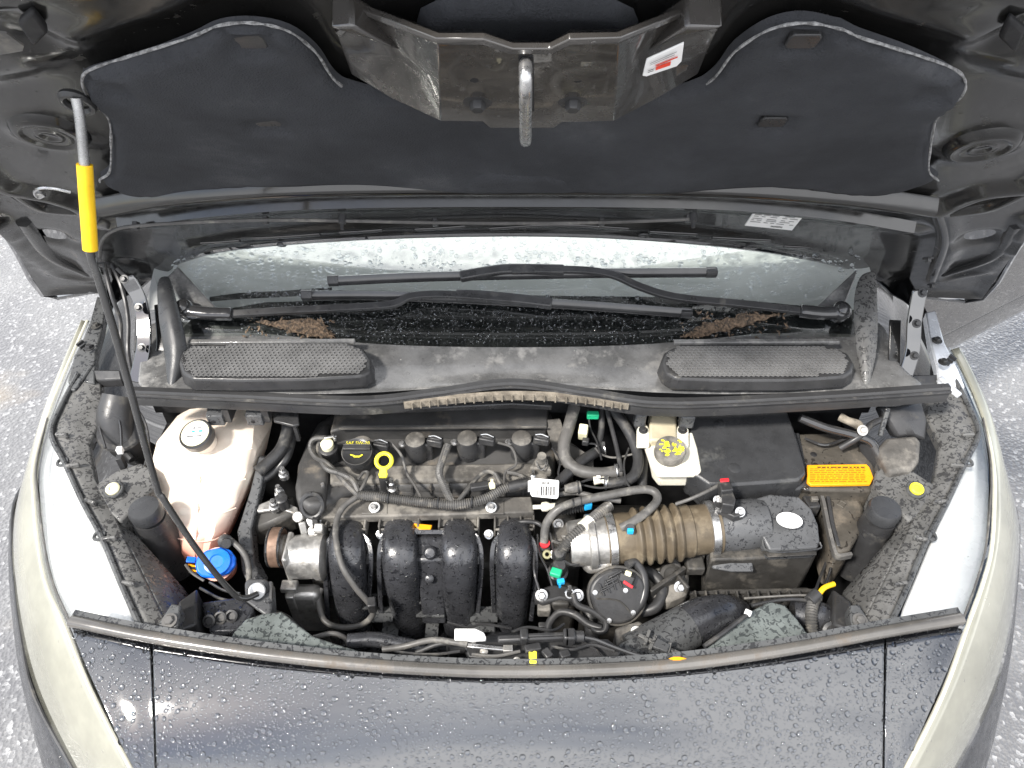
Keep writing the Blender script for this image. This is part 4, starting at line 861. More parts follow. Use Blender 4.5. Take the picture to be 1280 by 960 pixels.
# ------------------------------------------------------------------ wiring on the engine
def hose(name, pts, r, m, label, cat_='hose', group=None, corr=None, k=10, parent=None):
    return mk(name, tube([at(*p) for p in pts], r, k, corr=corr), mt[m], parent, label=label, category=cat_, group=group)
wl = root('wiring_loom', 'corrugated grey wiring loom lying along the front of the valve cover', 'wiring loom', at(550, 630, .92))
hose('trunk', [(447, 619, .932), (475, 621, .934), (520, 627, .933), (570, 631, .932), (605, 624, .933), (630, 611, .938), (652, 603, .942), (664, 602, .944)], .0082, 'loom', None, None, corr=(.0038, .09), k=12, parent=wl)
for pts, r in (([(447, 619, .932), (432, 604, .942), (410, 580, .95), (395, 572, .95), (388, 560, .955), (392, 549, .965), (408, 547, .972)], .0046), ([(449, 617, .932), (440, 600, .944), (425, 592, .95), (408, 585, .95), (398, 565, .945), (400, 552, .955)], .0052),
               ([(566, 630, .932), (556, 610, .945), (549, 592, .95), (553, 575, .955), (560, 556, .962)], .0068), ([(489, 553, .968), (502, 570, .955), (508, 590, .94), (518, 606, .935), (528, 625, .932)], .0026),
               ([(556, 556, .966), (550, 575, .96), (547, 590, .95), (552, 605, .94), (562, 625, .932)], .0022), ([(622, 553, .965), (640, 560, .955), (645, 580, .945), (632, 590, .942), (630, 606, .94)], .0024),
               ([(570, 630, .932), (590, 605, .94), (605, 590, .945), (618, 592, .945), (626, 606, .94)], .0042), ([(660, 603, .944), (650, 594, .942), (634, 590, .942)], .0036), ([(447, 619, .932), (455, 605, .94), (460, 592, .94), (455, 590, .94), (447, 600, .938)], .003)):
    hose('branch', pts, r, 'loom' if r > .004 else 'greyhose', None, None, corr=(.0032, .06) if r > .0043 else None, k=8, parent=wl)
mk('connector', cat(box(at(600, 608, .942), (.034, .012, .012), R(12))), mt['satin'], wl, bevel=.002)
mk('connector_key', cat(box(at(615, 607, .948), (.010, .010, .008), R(12)), box(at(615, 603, .95), (.005, .012, .006))), mt['cream'], wl, bevel=.001)
mk('tape_wrap', tube(pz([(636, 609, .940), (664, 603, .945)]), .0098, 12), mt['hose'], wl)
hose('front_branch', [(446, 621, .93), (430, 633, .925), (421, 650, .92), (420, 675, .915), (428, 708, .90), (445, 735, .87), (462, 755, .84), (466, 768, .82), (452, 781, .80), (425, 784, .79), (405, 775, .79), (398, 750, .80), (402, 735, .81)], .0052, 'greyhose', None, None, parent=wl)
mk('branch_plug', box(at(465, 756, .845), (.014, .018, .022), R(10)), mt['satin'], wl, bevel=.002)
# part label
kl = root('part_label_tag', 'white tag with barcode and K80 hanging on the wiring loom', 'label', at(684, 610, .93))
kz = .956
tag_ = mk('tag', prism([at(a, b, kz) for a, b in ((664, 597), (698, 600), (699, 602), (698, 621), (696, 623), (665, 620), (663, 617))], (0, 0, -.002)), mt['white'], kl, bevel=.0006)
mk('tag_fold', prism([at(a, b, kz-.001) for a, b in ((660, 601), (665, 600), (665, 614), (660, 614))], (0, 0, -.002)), mt['white'], kl)
mk('lettering', text_geo('K80', at(681, 603.5, kz+.0008), -RT, V3((0, -1, 0)), .0095), mt['ink'], kl)
for a, wd in ((672, .8), (676, 1.4), (679, .8), (682, 1.6), (685, .8), (688, 1.4), (691, .8), (692.6, .8)):
    mk('barcode_bar', ([at(a, 608, kz+.0008), at(a+wd, 608, kz+.0008), at(a+wd-.3, 619.5, kz+.0008), at(a-.3, 619.5, kz+.0008)], [(0, 1, 2, 3)]), mt['ink'], kl)

# ------------------------------------------------------------------ intake manifold
im = root('intake_manifold', 'black plastic intake manifold with four curved runners, wet with rain', 'intake manifold', at(545, 790, .60))
for x, lean in ((434, 5), (500, 6), (574, 0), (643, -2)):
    P_ = [at(x, 655, .845), at(x, 668, .878), at(x, 690, .880), at(x+lean*.4, 715, .850), at(x+lean, 742, .795), at(x+lean*2, 772, .725), at(x+lean*3, 800, .65)]
    rn = mk('runner', tube(P_, [.022, .025, .026, .026, .025, .024, .022], 28, n=6, up=V3((1, 0, 0)), flat=1.2, sq=.78), mt['runner'], im)
    mk('seam', tube([p+V3((0, -.8, .6)).normalized()*r*.97 for p, r in zip(P_[1:], (.025, .026, .026, .025, .024, .022))], .0016, 6, n=6), mt['runner'], rn)
    mk('rear_flange', cat(box(at(x, 657, .876), (.064, .02, .026)), *[box(at(x+k*8, 656, .882), (.004, .030, .030)) for k in (-3, -1, 1, 3)], bar(at(x-24, 662, .892), at(x+24, 662, .892), .004, .006)), mt['dusty'], rn, bevel=.003)
for xl, xr in ((407, 464), (474, 602), (615, 670)):     # moulded outline flange round each runner, the middle two sharing one
    mk('outline_flange', sweep(pz([(xl+3, 775, .735), (xl+1, 735, .815), (xl, 700, .868), (xl+3, 678, .886), (xl+14, 667, .892), ((xl+xr)/2, 665, .893), (xr-14, 667, .892), (xr-3, 678, .886), (xr, 700, .868), (xr-2, 735, .815), (xr-6, 775, .735)]), [(-.004, -.003), (.004, -.003), (.004, .003), (-.004, .003)], TC, n=6), mt['runner'], im, bevel=.001)
    mk('flange_plate', slab([pz([(xl+4, 676, .876), (xr-4, 676, .876)]), pz([(xl+2, 705, .855), (xr-2, 705, .855)]), pz([(xl+4, 745, .785), (xr-4, 745, .785)])], (0, .015, -.01)), mt['runner'], im)
pl = mk('web_plate', slab([pz([(521, 672, .886), (554, 672, .886)]), pz([(521, 700, .874), (554, 700, .874)]), pz([(524, 735, .828), (555, 735, .828)]), pz([(528, 780, .745), (558, 780, .745)])], (0, .02, -.01)), mt['runner'], im, bevel=.003)
mk('boss', lathe([(.012, -.004), (.0115, .006), (.008, .010), (0, .011)], at(538, 691, .880), TC, 20), mt['runner'], pl); mk('boss', lathe([(.008, -.004), (.0075, .006), (.004, .008), (0, .008)], at(537, 723, .846), TC, 18), mt['runner'], pl)
for a, b, y, z in ((523, 560, 745, .79), (521, 556, 762, .765), (588, 622, 768, .755), (465, 492, 768, .755), (478, 498, 787, .72), (532, 548, 787, .72), (585, 618, 780, .735), (448, 470, 752, .78)):
    mk('shelf_rib', bar(at(a, y, z), at(b, y, z), .03, .003), mt['wetdark'], im)
for x in (476, 611): mk('mount_bolt', hexb(at(x, 668, .868), TC, .0055, .007, 1.5), mt['steel'], im)
mk('orange_clip', prism([at(a, b, .895) for a, b in ((517, 654), (540, 656), (538, 662), (524, 662))], (0, 0, -.006)), mt['orange'], im, bevel=.001)
mk('plenum', box(at(545, 800, .60), (.36, .09, .10)), mt['runner'], im, bevel=.02, seg=4)

# ------------------------------------------------------------------ left end: pulley, pump housing, eye, studs
wp = root('water_pump', 'cast aluminium pump housing left of the intake runners', 'pump', at(395, 720, .76))
ca = at(362, 696, .862); cbx = at(418, 694, .862)
mk('housing', lathe([(.026, -.002), (.036, .004), (.038, .02), (.037, .045), (.040, .05), (.040, .060), (.030, .066)], ca, (1, 0, 0), 28), mt['alu'], wp)
mk('flange', box(at(365, 700, .855), (.010, .06, .085)), mt['alu'], wp, bevel=.004)
mk('ear', cat(box(at(402, 663, .893), (.016, .016, .05), 0, R(25)), lathe([(.008, 0), (.008, .01), (0, .011)], at(399, 677, .888), TC, 12)), mt['alu'], wp, bevel=.003)
mk('foot', box(at(385, 760, .76), (.06, .03, .12)), mt['alu'], wp, bevel=.01)
mk('terminal_block', cat(box(at(362, 733, .83), (.028, .02, .012)), box(at(366, 750, .80), (.014, .02, .045))), mt['alu'], wp, bevel=.002)
bolt(wp, 393, 650, .897, .008); bolt(wp, 392, 664, .89, .006, 'alu'); bolt(wp, 372, 742, .80, .006)
pu = root('belt_pulley', 'rusty belt pulley standing on edge left of the pump housing', 'pulley', at(350, 715, .80))
mk('rim', lathe([(.030, -.002), (.0345, 0), (.0345, .017), (.030, .019), (.022, .012), (.022, .006)], at(341, 684, .865), (1, 0, 0), 36), mt['rust'], pu)
for o in (-.002, .018): mk('rim_flange', torus(at(341, 684, .865)+V3((o, 0, 0)), (1, 0, 0), .034, .0022, 36, 6), mt['rubber'], pu)
mk('hub', lathe([(.022, 0), (.022, .018), (.013, .022), (.013, .03), (0, .03)], at(341, 684, .865)+V3((.004, 0, 0)), (1, 0, 0), 20), mt['alu'], pu)
ey = root('lifting_eye', 'flat dark steel lifting eye standing at the left end of the valve cover', 'lifting eye', at(390, 655, .88))
mk('eye_ring', tube([at(390, 632, .925)+V3((math.sin(t)*.018, 0, 0))+UP*(math.cos(t)*.0205) for t in [i*math.pi/8 for i in range(17)]], .0045, 8, n=3), mt['satin'], ey)
mk('eye_stem', bar(at(394, 648, .915), at(396, 668, .88), .010, .006), mt['satin'], ey)
mk('stay', cat(bar(at(377, 652, .90), at(383, 676, .87), .012, .008), lathe([(.010, 0), (.010, .01), (0, .011)], at(374, 646, .902), TC, 14)), mt['alu'], ey, bevel=.002)
mo = root('engine_mount', 'dusty metal engine mount with three upright studs beside the coolant tank', 'engine mount', at(340, 660, .85))
mk('mount_arm', slab([pz([(312, 640, .885), (335, 622, .895), (368, 618, .90)]), pz([(316, 665, .87), (340, 655, .885), (370, 640, .895)])], (0, 0, -.05)), mt['airlow'], mo, bevel=.008)
mk('mount_plate', slab([pz([(318, 632, .898), (345, 622, .90), (372, 634, .90)]), pz([(322, 640, .895), (350, 636, .90), (374, 644, .895)])], (0, 0, -.006)), mt['alu'], mo, bevel=.002)
for x, y, z, h in ((343, 628, .905, .022), (350, 612, .915, .026), (355, 588, .93, .022)):
    mk('stud', lathe([(.009, -.006), (.009, .004), (.0065, .005), (.0065, h*.6), (.0042, h*.62), (.0042, h), (0, h)], at(x, y+6, z), (.05, -.1, 1), 10), mt['steel'], mo)
mk('stud_boot', lathe([(.011, 0), (.011, .024), (.008, .026), (0, .026)], at(355, 632, .90), (0, -.1, 1), 14), mt['satin'], mo)
hose('heater_hose', [(322, 590, .93), (336, 578, .935), (352, 560, .945), (360, 535, .96), (358, 515, .97)], .0115, 'hose', 'thick black hose curving between coolant tank and valve cover', k=14)
hose('heater_hose', [(325, 602, .91), (342, 590, .915), (358, 572, .93), (366, 545, .94)], .008, 'hose', 'thinner black hose just below the thick one beside the valve cover', k=12)

# ------------------------------------------------------------------ coolant tank
def tank_mat():
    m = M('coolant_tank', (.76, .66, .555), .28, var=.1, vs_=9, sss=.10, rvar=.08); nt = m.node_tree; N = nt.nodes; L = nt.links; b = N['Principled BSDF']
    src = b.inputs['Base Color'].links[0].from_socket; g = N.new('ShaderNodeNewGeometry'); s = N.new('ShaderNodeSeparateXYZ'); L.new(g.outputs['Position'], s.inputs[0])
    n = N.new('ShaderNodeTexNoise'); n.inputs['Scale'].default_value = 22; L.new(g.outputs['Position'], n.inputs['Vector'])
    ma = N.new('ShaderNodeMath'); ma.operation = 'MULTIPLY_ADD'; L.new(n.outputs['Fac'], ma.inputs[0]); ma.inputs[1].default_value = .05; L.new(s.outputs['Z'], ma.inputs[2])
    r = N.new('ShaderNodeMapRange'); r.inputs[1].default_value = .868; r.inputs[2].default_value = .945; r.inputs[3].default_value = 1; r.inputs[4].default_value = 0; L.new(ma.outputs[0], r.inputs[0])
    x = N.new('ShaderNodeMix'); x.data_type = 'RGBA'; L.new(r.outputs[0], x.inputs['Factor']); L.new(src, x.inputs['A']); x.inputs['B'].default_value = (.74, .24, .16, 1); L.new(x.outputs['Result'], b.inputs['Base Color'])
    return m
mt['tankg'] = tank_mat()
ct = root('coolant_tank', 'milky white coolant tank with pink coolant low inside', 'coolant tank', at(245, 700, .80))
trow = [[(196, 552, .955), (215, 540, .968), (250, 532, .972), (285, 526, .972), (318, 528, .968), (322, 538, .955)],
        [(191, 572, .950), (212, 566, .964), (250, 562, .968), (285, 556, .968), (316, 552, .962), (321, 562, .948)],
        [(192, 600, .925), (214, 600, .940), (250, 600, .945), (282, 596, .945), (308, 590, .938), (314, 594, .925)],
        [(198, 628, .905), (216, 634, .918), (248, 636, .923), (276, 633, .921), (296, 626, .915), (303, 624, .902)],
        [(206, 655, .880), (222, 664, .892), (246, 668, .897), (268, 666, .896), (283, 658, .890), (290, 654, .878)],
        [(218, 682, .850), (228, 692, .860), (244, 697, .862), (260, 696, .862), (270, 690, .858), (277, 684, .850)],
        [(226, 700, .820), (234, 706, .824), (246, 709, .824), (258, 708, .824), (266, 703, .822), (271, 698, .820)]]
def pillow(rows, n, amp):
    # bilinear refinement with every moulded cell bulging a little
    o_ = []; R_, C_ = len(rows), len(rows[0])
    for i in range((R_-1)*n+1):
        a = min(i//n, R_-2); u = i/n-a; line = []
        for j in range((C_-1)*n+1):
            b = min(j//n, C_-2); v = j/n-b
            p = rows[a][b].lerp(rows[a+1][b], u).lerp(rows[a][b+1].lerp(rows[a+1][b+1], u), v)
            cv = (j/n-1)/2 if 1 <= j/n <= C_-2 else 0
            line.append(p+V3((0, -.55, .83))*amp*(abs(math.sin(math.pi*u))**.5)*(abs(math.sin(math.pi*cv*1.333))**.5 if cv else .0))
        o_.append(line)
    return o_
mk('tank_body', slab(pillow([pz(r) for r in trow], 6, .006), (.004, .085, -.02)), mt['tankg'], ct, bevel=.006, seg=3)
for i in (1, 2, 3, 4): mk('tank_seam', tube([p+V3((0, -.002, .003)) for p in pz([(a, b+9, c-.008) for a, b, c in trow[i][1:5]])], .0013, 6), mt['tankg'], ct)
mk('tank_seam', tube([p+V3((0, -.001, .0035)) for p in pz([r[2] for r in trow[1:6]])], .0013, 6), mt['tankg'], ct)
tcx = V3((-.10, -.30, 1)).normalized(); tcc = at(247, 545, .998); ts, tu, _ = basis(tcx)
mk('filler_neck', lathe([(.022, -.03), (.022, 0)], tcc, tcx, 24), mt['tankg'], ct)
tcap = mk('cap', lathe([(.0262, -.020), (.0285, -.017), (.0290, -.002), (.0265, .001), (.0245, -.0005), (0, -.0005)], tcc+tcx*.010, tcx, 36), mt['satin'], ct)
mk('cap_ring', lathe([(.0245, 0), (.0245, .0008), (.020, .0008), (.020, 0)], tcc+tcx*.0098, tcx, 32), mt['cream'], tcap); mk('cap_disc', lathe([(.0205, 0), (.0205, .0006), (0, .0006)], tcc+tcx*.0096, tcx, 32), mt['white'], tcap)
tx = V3((1, 0, .1)).normalized(); ty = tcx.cross(tx).normalized()
def cq(u0, u1, v0, v1): return [tcc+tcx*.0108+tx*a+ty*b for a, b in ((u0, v0), (u1, v0), (u1, v1), (u0, v1))], [(0, 1, 2, 3)]
for u0, u1, v0, v1, m in ((-.014, -.001, -.0065, -.0045, 'ink'), (.001, .013, -.0065, -.0045, 'ink'), (-.008, .006, -.011, -.0095, 'greyink'), (-.006, -.001, .002, .0055, 'cyan'), (.006, .013, .002, .0055, 'cyan'), (-.005, -.001, .009, .012, 'ink'), (.002, .010, .009, .013, 'greyink'), (-.010, -.008, -.003, .001, 'greyink'), (-.002, 0, -.003, .001, 'greyink'), (.008, .010, -.003, .001, 'greyink')):
    mk('print_line', cq(u0, u1, v0, v1), mt[m], tcap)
mk('outlet', cat(lathe([(.012, 0), (.012, .010), (.008, .012), (.008, .02), (0, .02)], at(281, 676, .905), (.4, -.6, .5), 16)), mt['satin'], ct)
hose('overflow_hose', [(285, 672, .91), (302, 688, .90), (310, 705, .885), (312, 735, .86)], .005, 'greyhose', 'thin hose dropping from the coolant tank to the prop rod bracket')
wc = root('washer_filler', 'bright blue washer fluid cap below the coolant tank', 'cap', at(270, 715, .85))
wcc = at(270, 704, .895); wax = V3((.12, -.42, .9)).normalized(); s_, u_, _ = basis(wax)
mk('cap_lid', cat(prism([wcc+wax*.006+s_*a+u_*b for a, b in ((-.032, .004), (-.028, .016), (-.012, .024), (.010, .024), (.026, .016), (.032, .002), (.030, -.012), (.018, -.022), (-.006, -.024), (-.024, -.018), (-.031, -.008))], wax*-.014)), mt['blue'], wc, bevel=.004, seg=3)
mk('cap_dome', lathe([(.023, 0), (.021, .006), (.012, .008), (.010, .006), (0, .006)], wcc+wax*.006+s_*.004, wax, 28), mt['blue'], wc)
mk('hinge_tab', bar(wcc+s_*-.03+u_*.012+wax*.003, wcc+s_*-.044+u_*.016+wax*.004, .010, .004), mt['blue'], wc, bevel=.001)
mk('filler_neck', lathe([(.024, -.05), (.024, -.01), (.028, -.008)], wcc, wax, 24), mt['tankg'], wc)
wr = root('wire_ends', 'small bundle of orange and black wires left of the blue cap', 'wires', at(245, 712, .87))
for k, m in enumerate(('orange', 'rubber', 'orange', 'rubber')): mk('wire', tube([at(236, 706+k*3, .885), at(246, 708+k*3, .888), at(254, 706+k*4, .88)], .0016, 6), mt[m], wr)
tb_ = root('tank_bracket', 'grey metal channel running down the right side of the coolant tank', 'bracket', at(305, 690, .85))
mk('channel', slab([pz([(323, 570, .935), (333, 572, .935)]), pz([(312, 615, .915), (326, 612, .915)]), pz([(296, 665, .885), (314, 662, .885)]), pz([(302, 715, .86), (318, 705, .86)]), pz([(314, 740, .85), (330, 728, .85)])], (0, .02, -.02)), mt['airbox'], tb_, bevel=.003)
pb = root('rod_bracket', 'grey bracket plate holding the foot of the prop rod', 'bracket', at(322, 760, .85))
mk('plate', prism([at(a, b, .897) for a, b in ((305, 728), (310, 723), (330, 723), (338, 728), (340, 760), (335, 772), (306, 752))], (0, .01, -.03)), mt['airbox'], pb, bevel=.004)
mk('plate_edge', bar(at(339, 728, .90), at(339, 775, .88), .004, .012), mt['satin'], pb)
hb_ = [(268, 516), (317, 516)]
for i, (x, y) in enumerate(hb_):
    t = root('cowl_support_block', '%s of two grey blocks with a hole, hung above the coolant tank' % ('left' if i == 0 else 'right'), 'bracket', at(x, y+16, 1.0), 'support blocks under the cowl')
    mk('block', prism([at(a, b, 1.025) for a, b in ((x-9, y-6), (x+13, y-6), (x+9, y+4), (x-11, y+4))], (0, 0, -.024)), mt['airbox'], t, bevel=.001)
    mk('hole', lathe([(.004, 0), (.003, .0006), (0, .0006)], at(x-1, y+11, 1.011), (0, -1, .15), 14), mt['deep'], t)
    mk('arm', box(at(x+14, y-3, 1.03)+V3((0, .02, -.01)), (.012, .05, .03)), mt['satin'], t)
t = root('pipe_bracket', 'dark pipe bracket with two holes under the cowl, left of the valve cover', 'bracket', at(355, 535, .98))
mk('plate', prism([at(a, b, 1.01) for a, b in ((340, 512), (372, 512), (374, 530), (366, 532), (342, 526))], (0, 0, -.006)), mt['satin'], t, bevel=.002)
mk('leg', box(at(371, 540, .985), (.006, .008, .04)), mt['satin'], t)
for a in (348, 364): mk('hole', lathe([(.004, 0), (0, .0004)], at(a, 519, 1.0108), (0, 0, 1), 12), mt['deep'], t)
# control box under the left lamp front corner
t = root('control_module', 'wet black module box behind the left end of the seal strip', 'module', at(280, 780, .82))
zprism('case', [(250, 752), (300, 745), (318, 760), (300, 790), (262, 792)], .90, .08, 'runner', t, .005)
for x, y in ((262, 776), (276, 772), (290, 770)): mk('socket', lathe([(.010, -.004), (.010, .004), (.007, .005), (.006, 0), (0, 0)], at(x, y, .903), TC, 16), mt['satin'], t)
# ------------------------------------------------------------------ throttle body, intake hose, air box
ax0, ax1 = at(748, 676, .905), at(893, 660, .915); AX = (ax1-ax0).normalized(); AL = (ax1-ax0).length
ih = root('intake_hose', 'dusty brown ribbed rubber intake hose between throttle body and air box', 'intake hose', (ax0+ax1)/2-V3((0, 0, .05)))
prof = [(.041, .012), (.0425, .018), (.043, .045)]
h = .056
for i in range(5): prof += [(.0415, h), (.0435, h+.003), (.0485, h+.006), (.0495, h+.0085), (.0485, h+.011), (.0435, h+.014)]; h += .0170
prof += [(.043, h+.002), (.0445, h+.006), (.0445, h+.014), (.042, h+.016), (.042, AL-.012), (.0445, AL-.010), (.0445, AL+.004), (.040, AL+.006)]
mk('bellows', lathe(prof, ax0, AX, 40), mt['brown'], ih)
for hh, r, wdt in ((.020, .0445, .012), (AL-.008, .0462, .012)):
    mk('hose_clamp', lathe([(r-.001, -wdt/2), (r+.0012, -wdt/2), (r+.0012, wdt/2), (r-.001, wdt/2)], ax0+AX*hh, AX, 40), mt['steel'], ih)
mk('clamp_screw', cat(box(ax0+AX*(AL-.008)+V3((.003, -.036, -.030)), (.014, .014, .020), 0, R(40)), hexb(ax0+AX*(AL-.008)+V3((.004, -.044, -.038)), V3((0, -.7, -.7)), .006, .008)), mt['steel'], ih)
mk('nipple', lathe([(.011, 0), (.011, .01), (.008, .012), (.008, .02)], at(785, 660, .94), TC, 16), mt['satin'], ih)
mk('nipple_clip', box(at(788, 664, .956), (.010, .006, .010)), mt['cyan'], ih, bevel=.001)
tbd = root('throttle_valve', 'aluminium throttle body with round black motor cover', 'throttle body', at(760, 770, .82))
mk('bore', lathe([(.036, -.05), (.038, -.045), (.040, -.02), (.046, -.018), (.046, -.008), (.041, -.006), (.041, .014)], ax0, AX, 32), mt['alu'], tbd)
mk('casting', slab([pz([(700, 668, .905), (735, 672, .915), (752, 690, .905)]), pz([(720, 695, .89), (745, 700, .90), (770, 705, .895)]), pz([(735, 718, .875), (760, 715, .885), (790, 718, .875)])], (0, .03, -.04)), mt['alu'], tbd, bevel=.006)
mk('casting_rib', tube(pz([(728, 692, .90), (745, 684, .908), (762, 677, .91)]), [.008, .007, .006], 10), mt['alu'], tbd)
mk('casting_fin', bar(at(732, 660, .92), at(728, 684, .905), .008, .03), mt['alu'], tbd, bevel=.002)
mc = at(771, 740, .870); mu = V3((.05, -.66, .75)).normalized(); ms, mv, _ = basis(mu)
mk('motor_cover', prism([mc+mu*.012+ms*(a*.046)+mv*(b*.050) for a, b in [(math.cos(t)*(1.02 if math.sin(t) > 0 else .98), math.sin(t)*(.78 if math.sin(t) > 0 else 1.0)) for t in [i*math.pi/16 for i in range(32)]]], mu*-.035), mt['satin'], tbd, bevel=.005, seg=3)
mk('cover_lip', tube([mc+mu*.004+ms*(math.cos(t)*.0475)+mv*(math.sin(t)*(.041 if math.sin(t) > 0 else .0515)) for t in [i*math.pi/12 for i in range(25)]], .003, 6, n=2), mt['airlow'], tbd)
for i in range(5):
    a = mc+mu*.0150+ms*(-.030+i*.004)+mv*(.004+i*.0055); mk('cover_rib', bar(a, a+ms*(.022+.005*(i % 2))+mv*.010, .0022, .004, mu), mt['satin'], tbd, bevel=.0005)
for i in range(4):
    a = mc+mu*.0150+ms*(-.024+i*.010)+mv*(-.002+i*.004); mk('cover_rib', bar(a, a-ms*.006+mv*.020, .0022, .004, mu), mt['satin'], tbd, bevel=.0005)
mk('cover_seam', tube([mc+mu*.0125+ms*-.036+mv*-.006, mc+mu*.0125+mv*-.012, mc+mu*.0125+ms*.02+mv*-.034], .0015, 6), mt['airlow'], tbd)
for a, b in ((-.038, .004), (-.018, -.042), (.022, -.032), (.012, .004)): mk('screw', lathe([(.0042, 0), (.0042, .003), (0, .0035)], mc+mu*.012+ms*a+mv*b, mu, 10), mt['steel'], tbd)
mk('connector', cat(box(mc+mu*.016+ms*.016+mv*.024, (.024, .018, .014), R(-25), R(-40))), mt['satin'], tbd, bevel=.002)
mk('connector_lock', bar(mc+mu*.024+ms*.008+mv*.020, mc+mu*.024+ms*.022+mv*.010, .005, .005, mu), mt['red'], tbd, bevel=.001)
mk('connector_key', box(mc+mu*.022+ms*.017+mv*.032, (.010, .008, .008), R(-25), R(-40)), mt['cream'], tbd, bevel=.001)
tw = [at(784, 706, .905), at(794, 703, .90), at(805, 722, .885), at(803, 750, .865), at(785, 772, .84), at(760, 780, .82), at(735, 782, .80)]
mk('throttle_cable', tube(tw, .0072, 10), mt['hose'], label='thick black wire sleeve curving round the motor cover', category='cable')

ab = root('air_filter_box', 'dark grey air filter box with round snout, speckled with rain', 'air filter box', at(960, 755, .78))
mk('snout', lathe([(.0425, AL-.002), (.0425, AL+.018), (.044, AL+.022), (.043, AL+.07), (.040, AL+.085)], ax0, AX, 40), mt['airbox'], ab)
lt = pz([(940, 624, .952), (962, 617, .957), (999, 620, .957), (1015, 636, .952), (1023, 656, .944), (1025, 676, .934), (1022, 685, .929), (962, 688, .929), (952, 668, .938)])
mk('lid', prism(lt, (0, 0, -.03)), mt['airbox'], ab, bevel=.0035)
mk('lid_edge', tube([p+V3((0, -.001, -.002)) for p in (lt[8], lt[7], lt[6], lt[5])], .0016, 6, n=4), mt['ecu'], ab)
zprism('box_body', [(888, 655), (940, 640), (1002, 634), (1021, 662), (1022, 690), (1018, 695), (960, 697), (930, 699), (888, 700)], .905, .10, 'airlow', ab, .004, .99)
mk('lid_side', prism([at(a, b, .925) for a, b in ((958, 690), (1020, 688), (1022, 694), (960, 697))], (0, .02, -.02)), mt['airlow'], ab, bevel=.002)
mk('snout_base', slab([pz([(888, 698, .895), (912, 700, .897), (940, 694, .897)]), pz([(890, 712, .884), (914, 716, .886), (943, 716, .886)])], (0, .04, -.02)), mt['airbox'], ab, bevel=.003)
zprism('box_base', [(862, 740), (900, 735), (1010, 733), (1026, 745), (1024, 752), (1000, 757), (870, 757)], .83, .10, 'airlow', ab, .004)
for i in range(12): mk('base_rib', box(at(868+i*13, 750, .835), (.0028, .018, .030)), mt['airlow'], ab)
mk('base_edge', bar(at(862, 742, .835), at(1018, 739, .835), .006, .005), mt['airlow'], ab)
for x, y in ((868, 690), (868, 706)): mk('side_step', box(at(x, y, .87), (.03, .03, .02)), mt['airlow'], ab, bevel=.003)
oval = [(987+16.5*math.cos(t)*1.0, 650+9.5*math.sin(t)+2.5*math.cos(t)) for t in [i*math.pi/14 for i in range(28)]]
sk = mk('oval_sticker', prism([at(a, b, .9605-.0012*max(0, (b-645))/6) for a, b in oval], (0, 0, -.002)), mt['white'], ab, label='white oval sticker')
for a, b, w_ in ((979, 646, 6), (984, 649, 5), (988, 647, 4), (992, 653, 5), (984, 654, 5), (990, 657, 4), (978, 651, 3)): mk('print_line', ([at(a, b, .9612-.0012*max(0, b-645)/6), at(a+w_, b+1, .9612-.0012*max(0, b-645)/6), at(a+w_, b+2, .961-.0012*max(0, b-645)/6), at(a, b+1, .961-.0012*max(0, b-645)/6)], [(0, 1, 2, 3)]), mt['greyink'], sk)
af = root('air_flow_sensor', 'black air flow sensor with a red lock on top of the snout', 'sensor', at(912, 645, .955))
mk('sensor_base', prism([at(a, b, .972) for a, b in ((892, 624), (903, 620), (925, 632), (932, 637), (930, 643), (918, 646), (894, 634))], (0, 0, -.014)), mt['satin'], af, bevel=.002)
mk('sensor_tower', prism([at(a, b, .995) for a, b in ((900, 604), (912, 604), (920, 624), (918, 632), (903, 630))], (0, 0, -.024)), mt['satin'], af, bevel=.002)
mk('plug', prism([at(a, b, 1.004) for a, b in ((898, 600), (913, 599), (917, 612), (902, 614))], (0, 0, -.018)), mt['hose'], af, bevel=.002)
mk('lock', prism([at(a, b, 1.006) for a, b in ((900, 598), (911, 597), (912, 601), (901, 602))], (0, 0, -.008)), mt['red'], af, bevel=.001)
bolt(af, 897, 625, .972, .0048); bolt(af, 925, 640, .972, .0052); bolt(af, 908, 628, .985, .003)
for i in range(3): mk('fin', box(at(898+i*11, 640+i*3, .958), (.009, .012, .012)), mt['satin'], af, bevel=.001)
mk('lead', tube(pz([(900, 606, .99), (880, 616, .985), (862, 624, .975), (845, 630, .96)]), .003, 8), mt['greyhose'], af)

# ------------------------------------------------------------------ battery side
bl = root('battery_cover', 'large smooth dark grey lid right of the brake fluid tank', 'battery cover', at(935, 620, .90))
zprism('lid', [(862, 514), (984, 512), (996, 545), (1006, 580), (1008, 592), (998, 600), (960, 603), (915, 606), (886, 605), (874, 596), (860, 590)], .972, .06, 'ecu', bl, .0045, .99, seg=2)
mk('lid_skirt', prism([at(a, b, .945) for a, b in ((858, 590), (880, 612), (915, 616), (1000, 611), (1012, 602), (1000, 540), (870, 540))], (0, 0, -.05)), mt['ecu'], bl, bevel=.004)
for a, b in ((882, 572), (918, 585), (900, 530)): mk('lid_dimple', lathe([(.012, 0), (.009, .0015), (0, .0018)], at(a, b, .9715), (0, 0, 1), 18), mt['ecu'], bl)
bb = root('battery_box', 'dusty brown-black battery box carrying an orange warning label', 'battery box', at(1045, 600, .86))
zprism('box_top', [(992, 542), (1040, 540), (1082, 549), (1092, 575), (1096, 600), (1090, 614), (1004, 612), (998, 570)], .942, .07, 'battery', bb, .005)
zprism('front_case', [(1024, 616), (1052, 606), (1070, 612), (1080, 634), (1079, 660), (1062, 688), (1046, 691), (1040, 670)], .915, .10, 'battery', bb, .006)
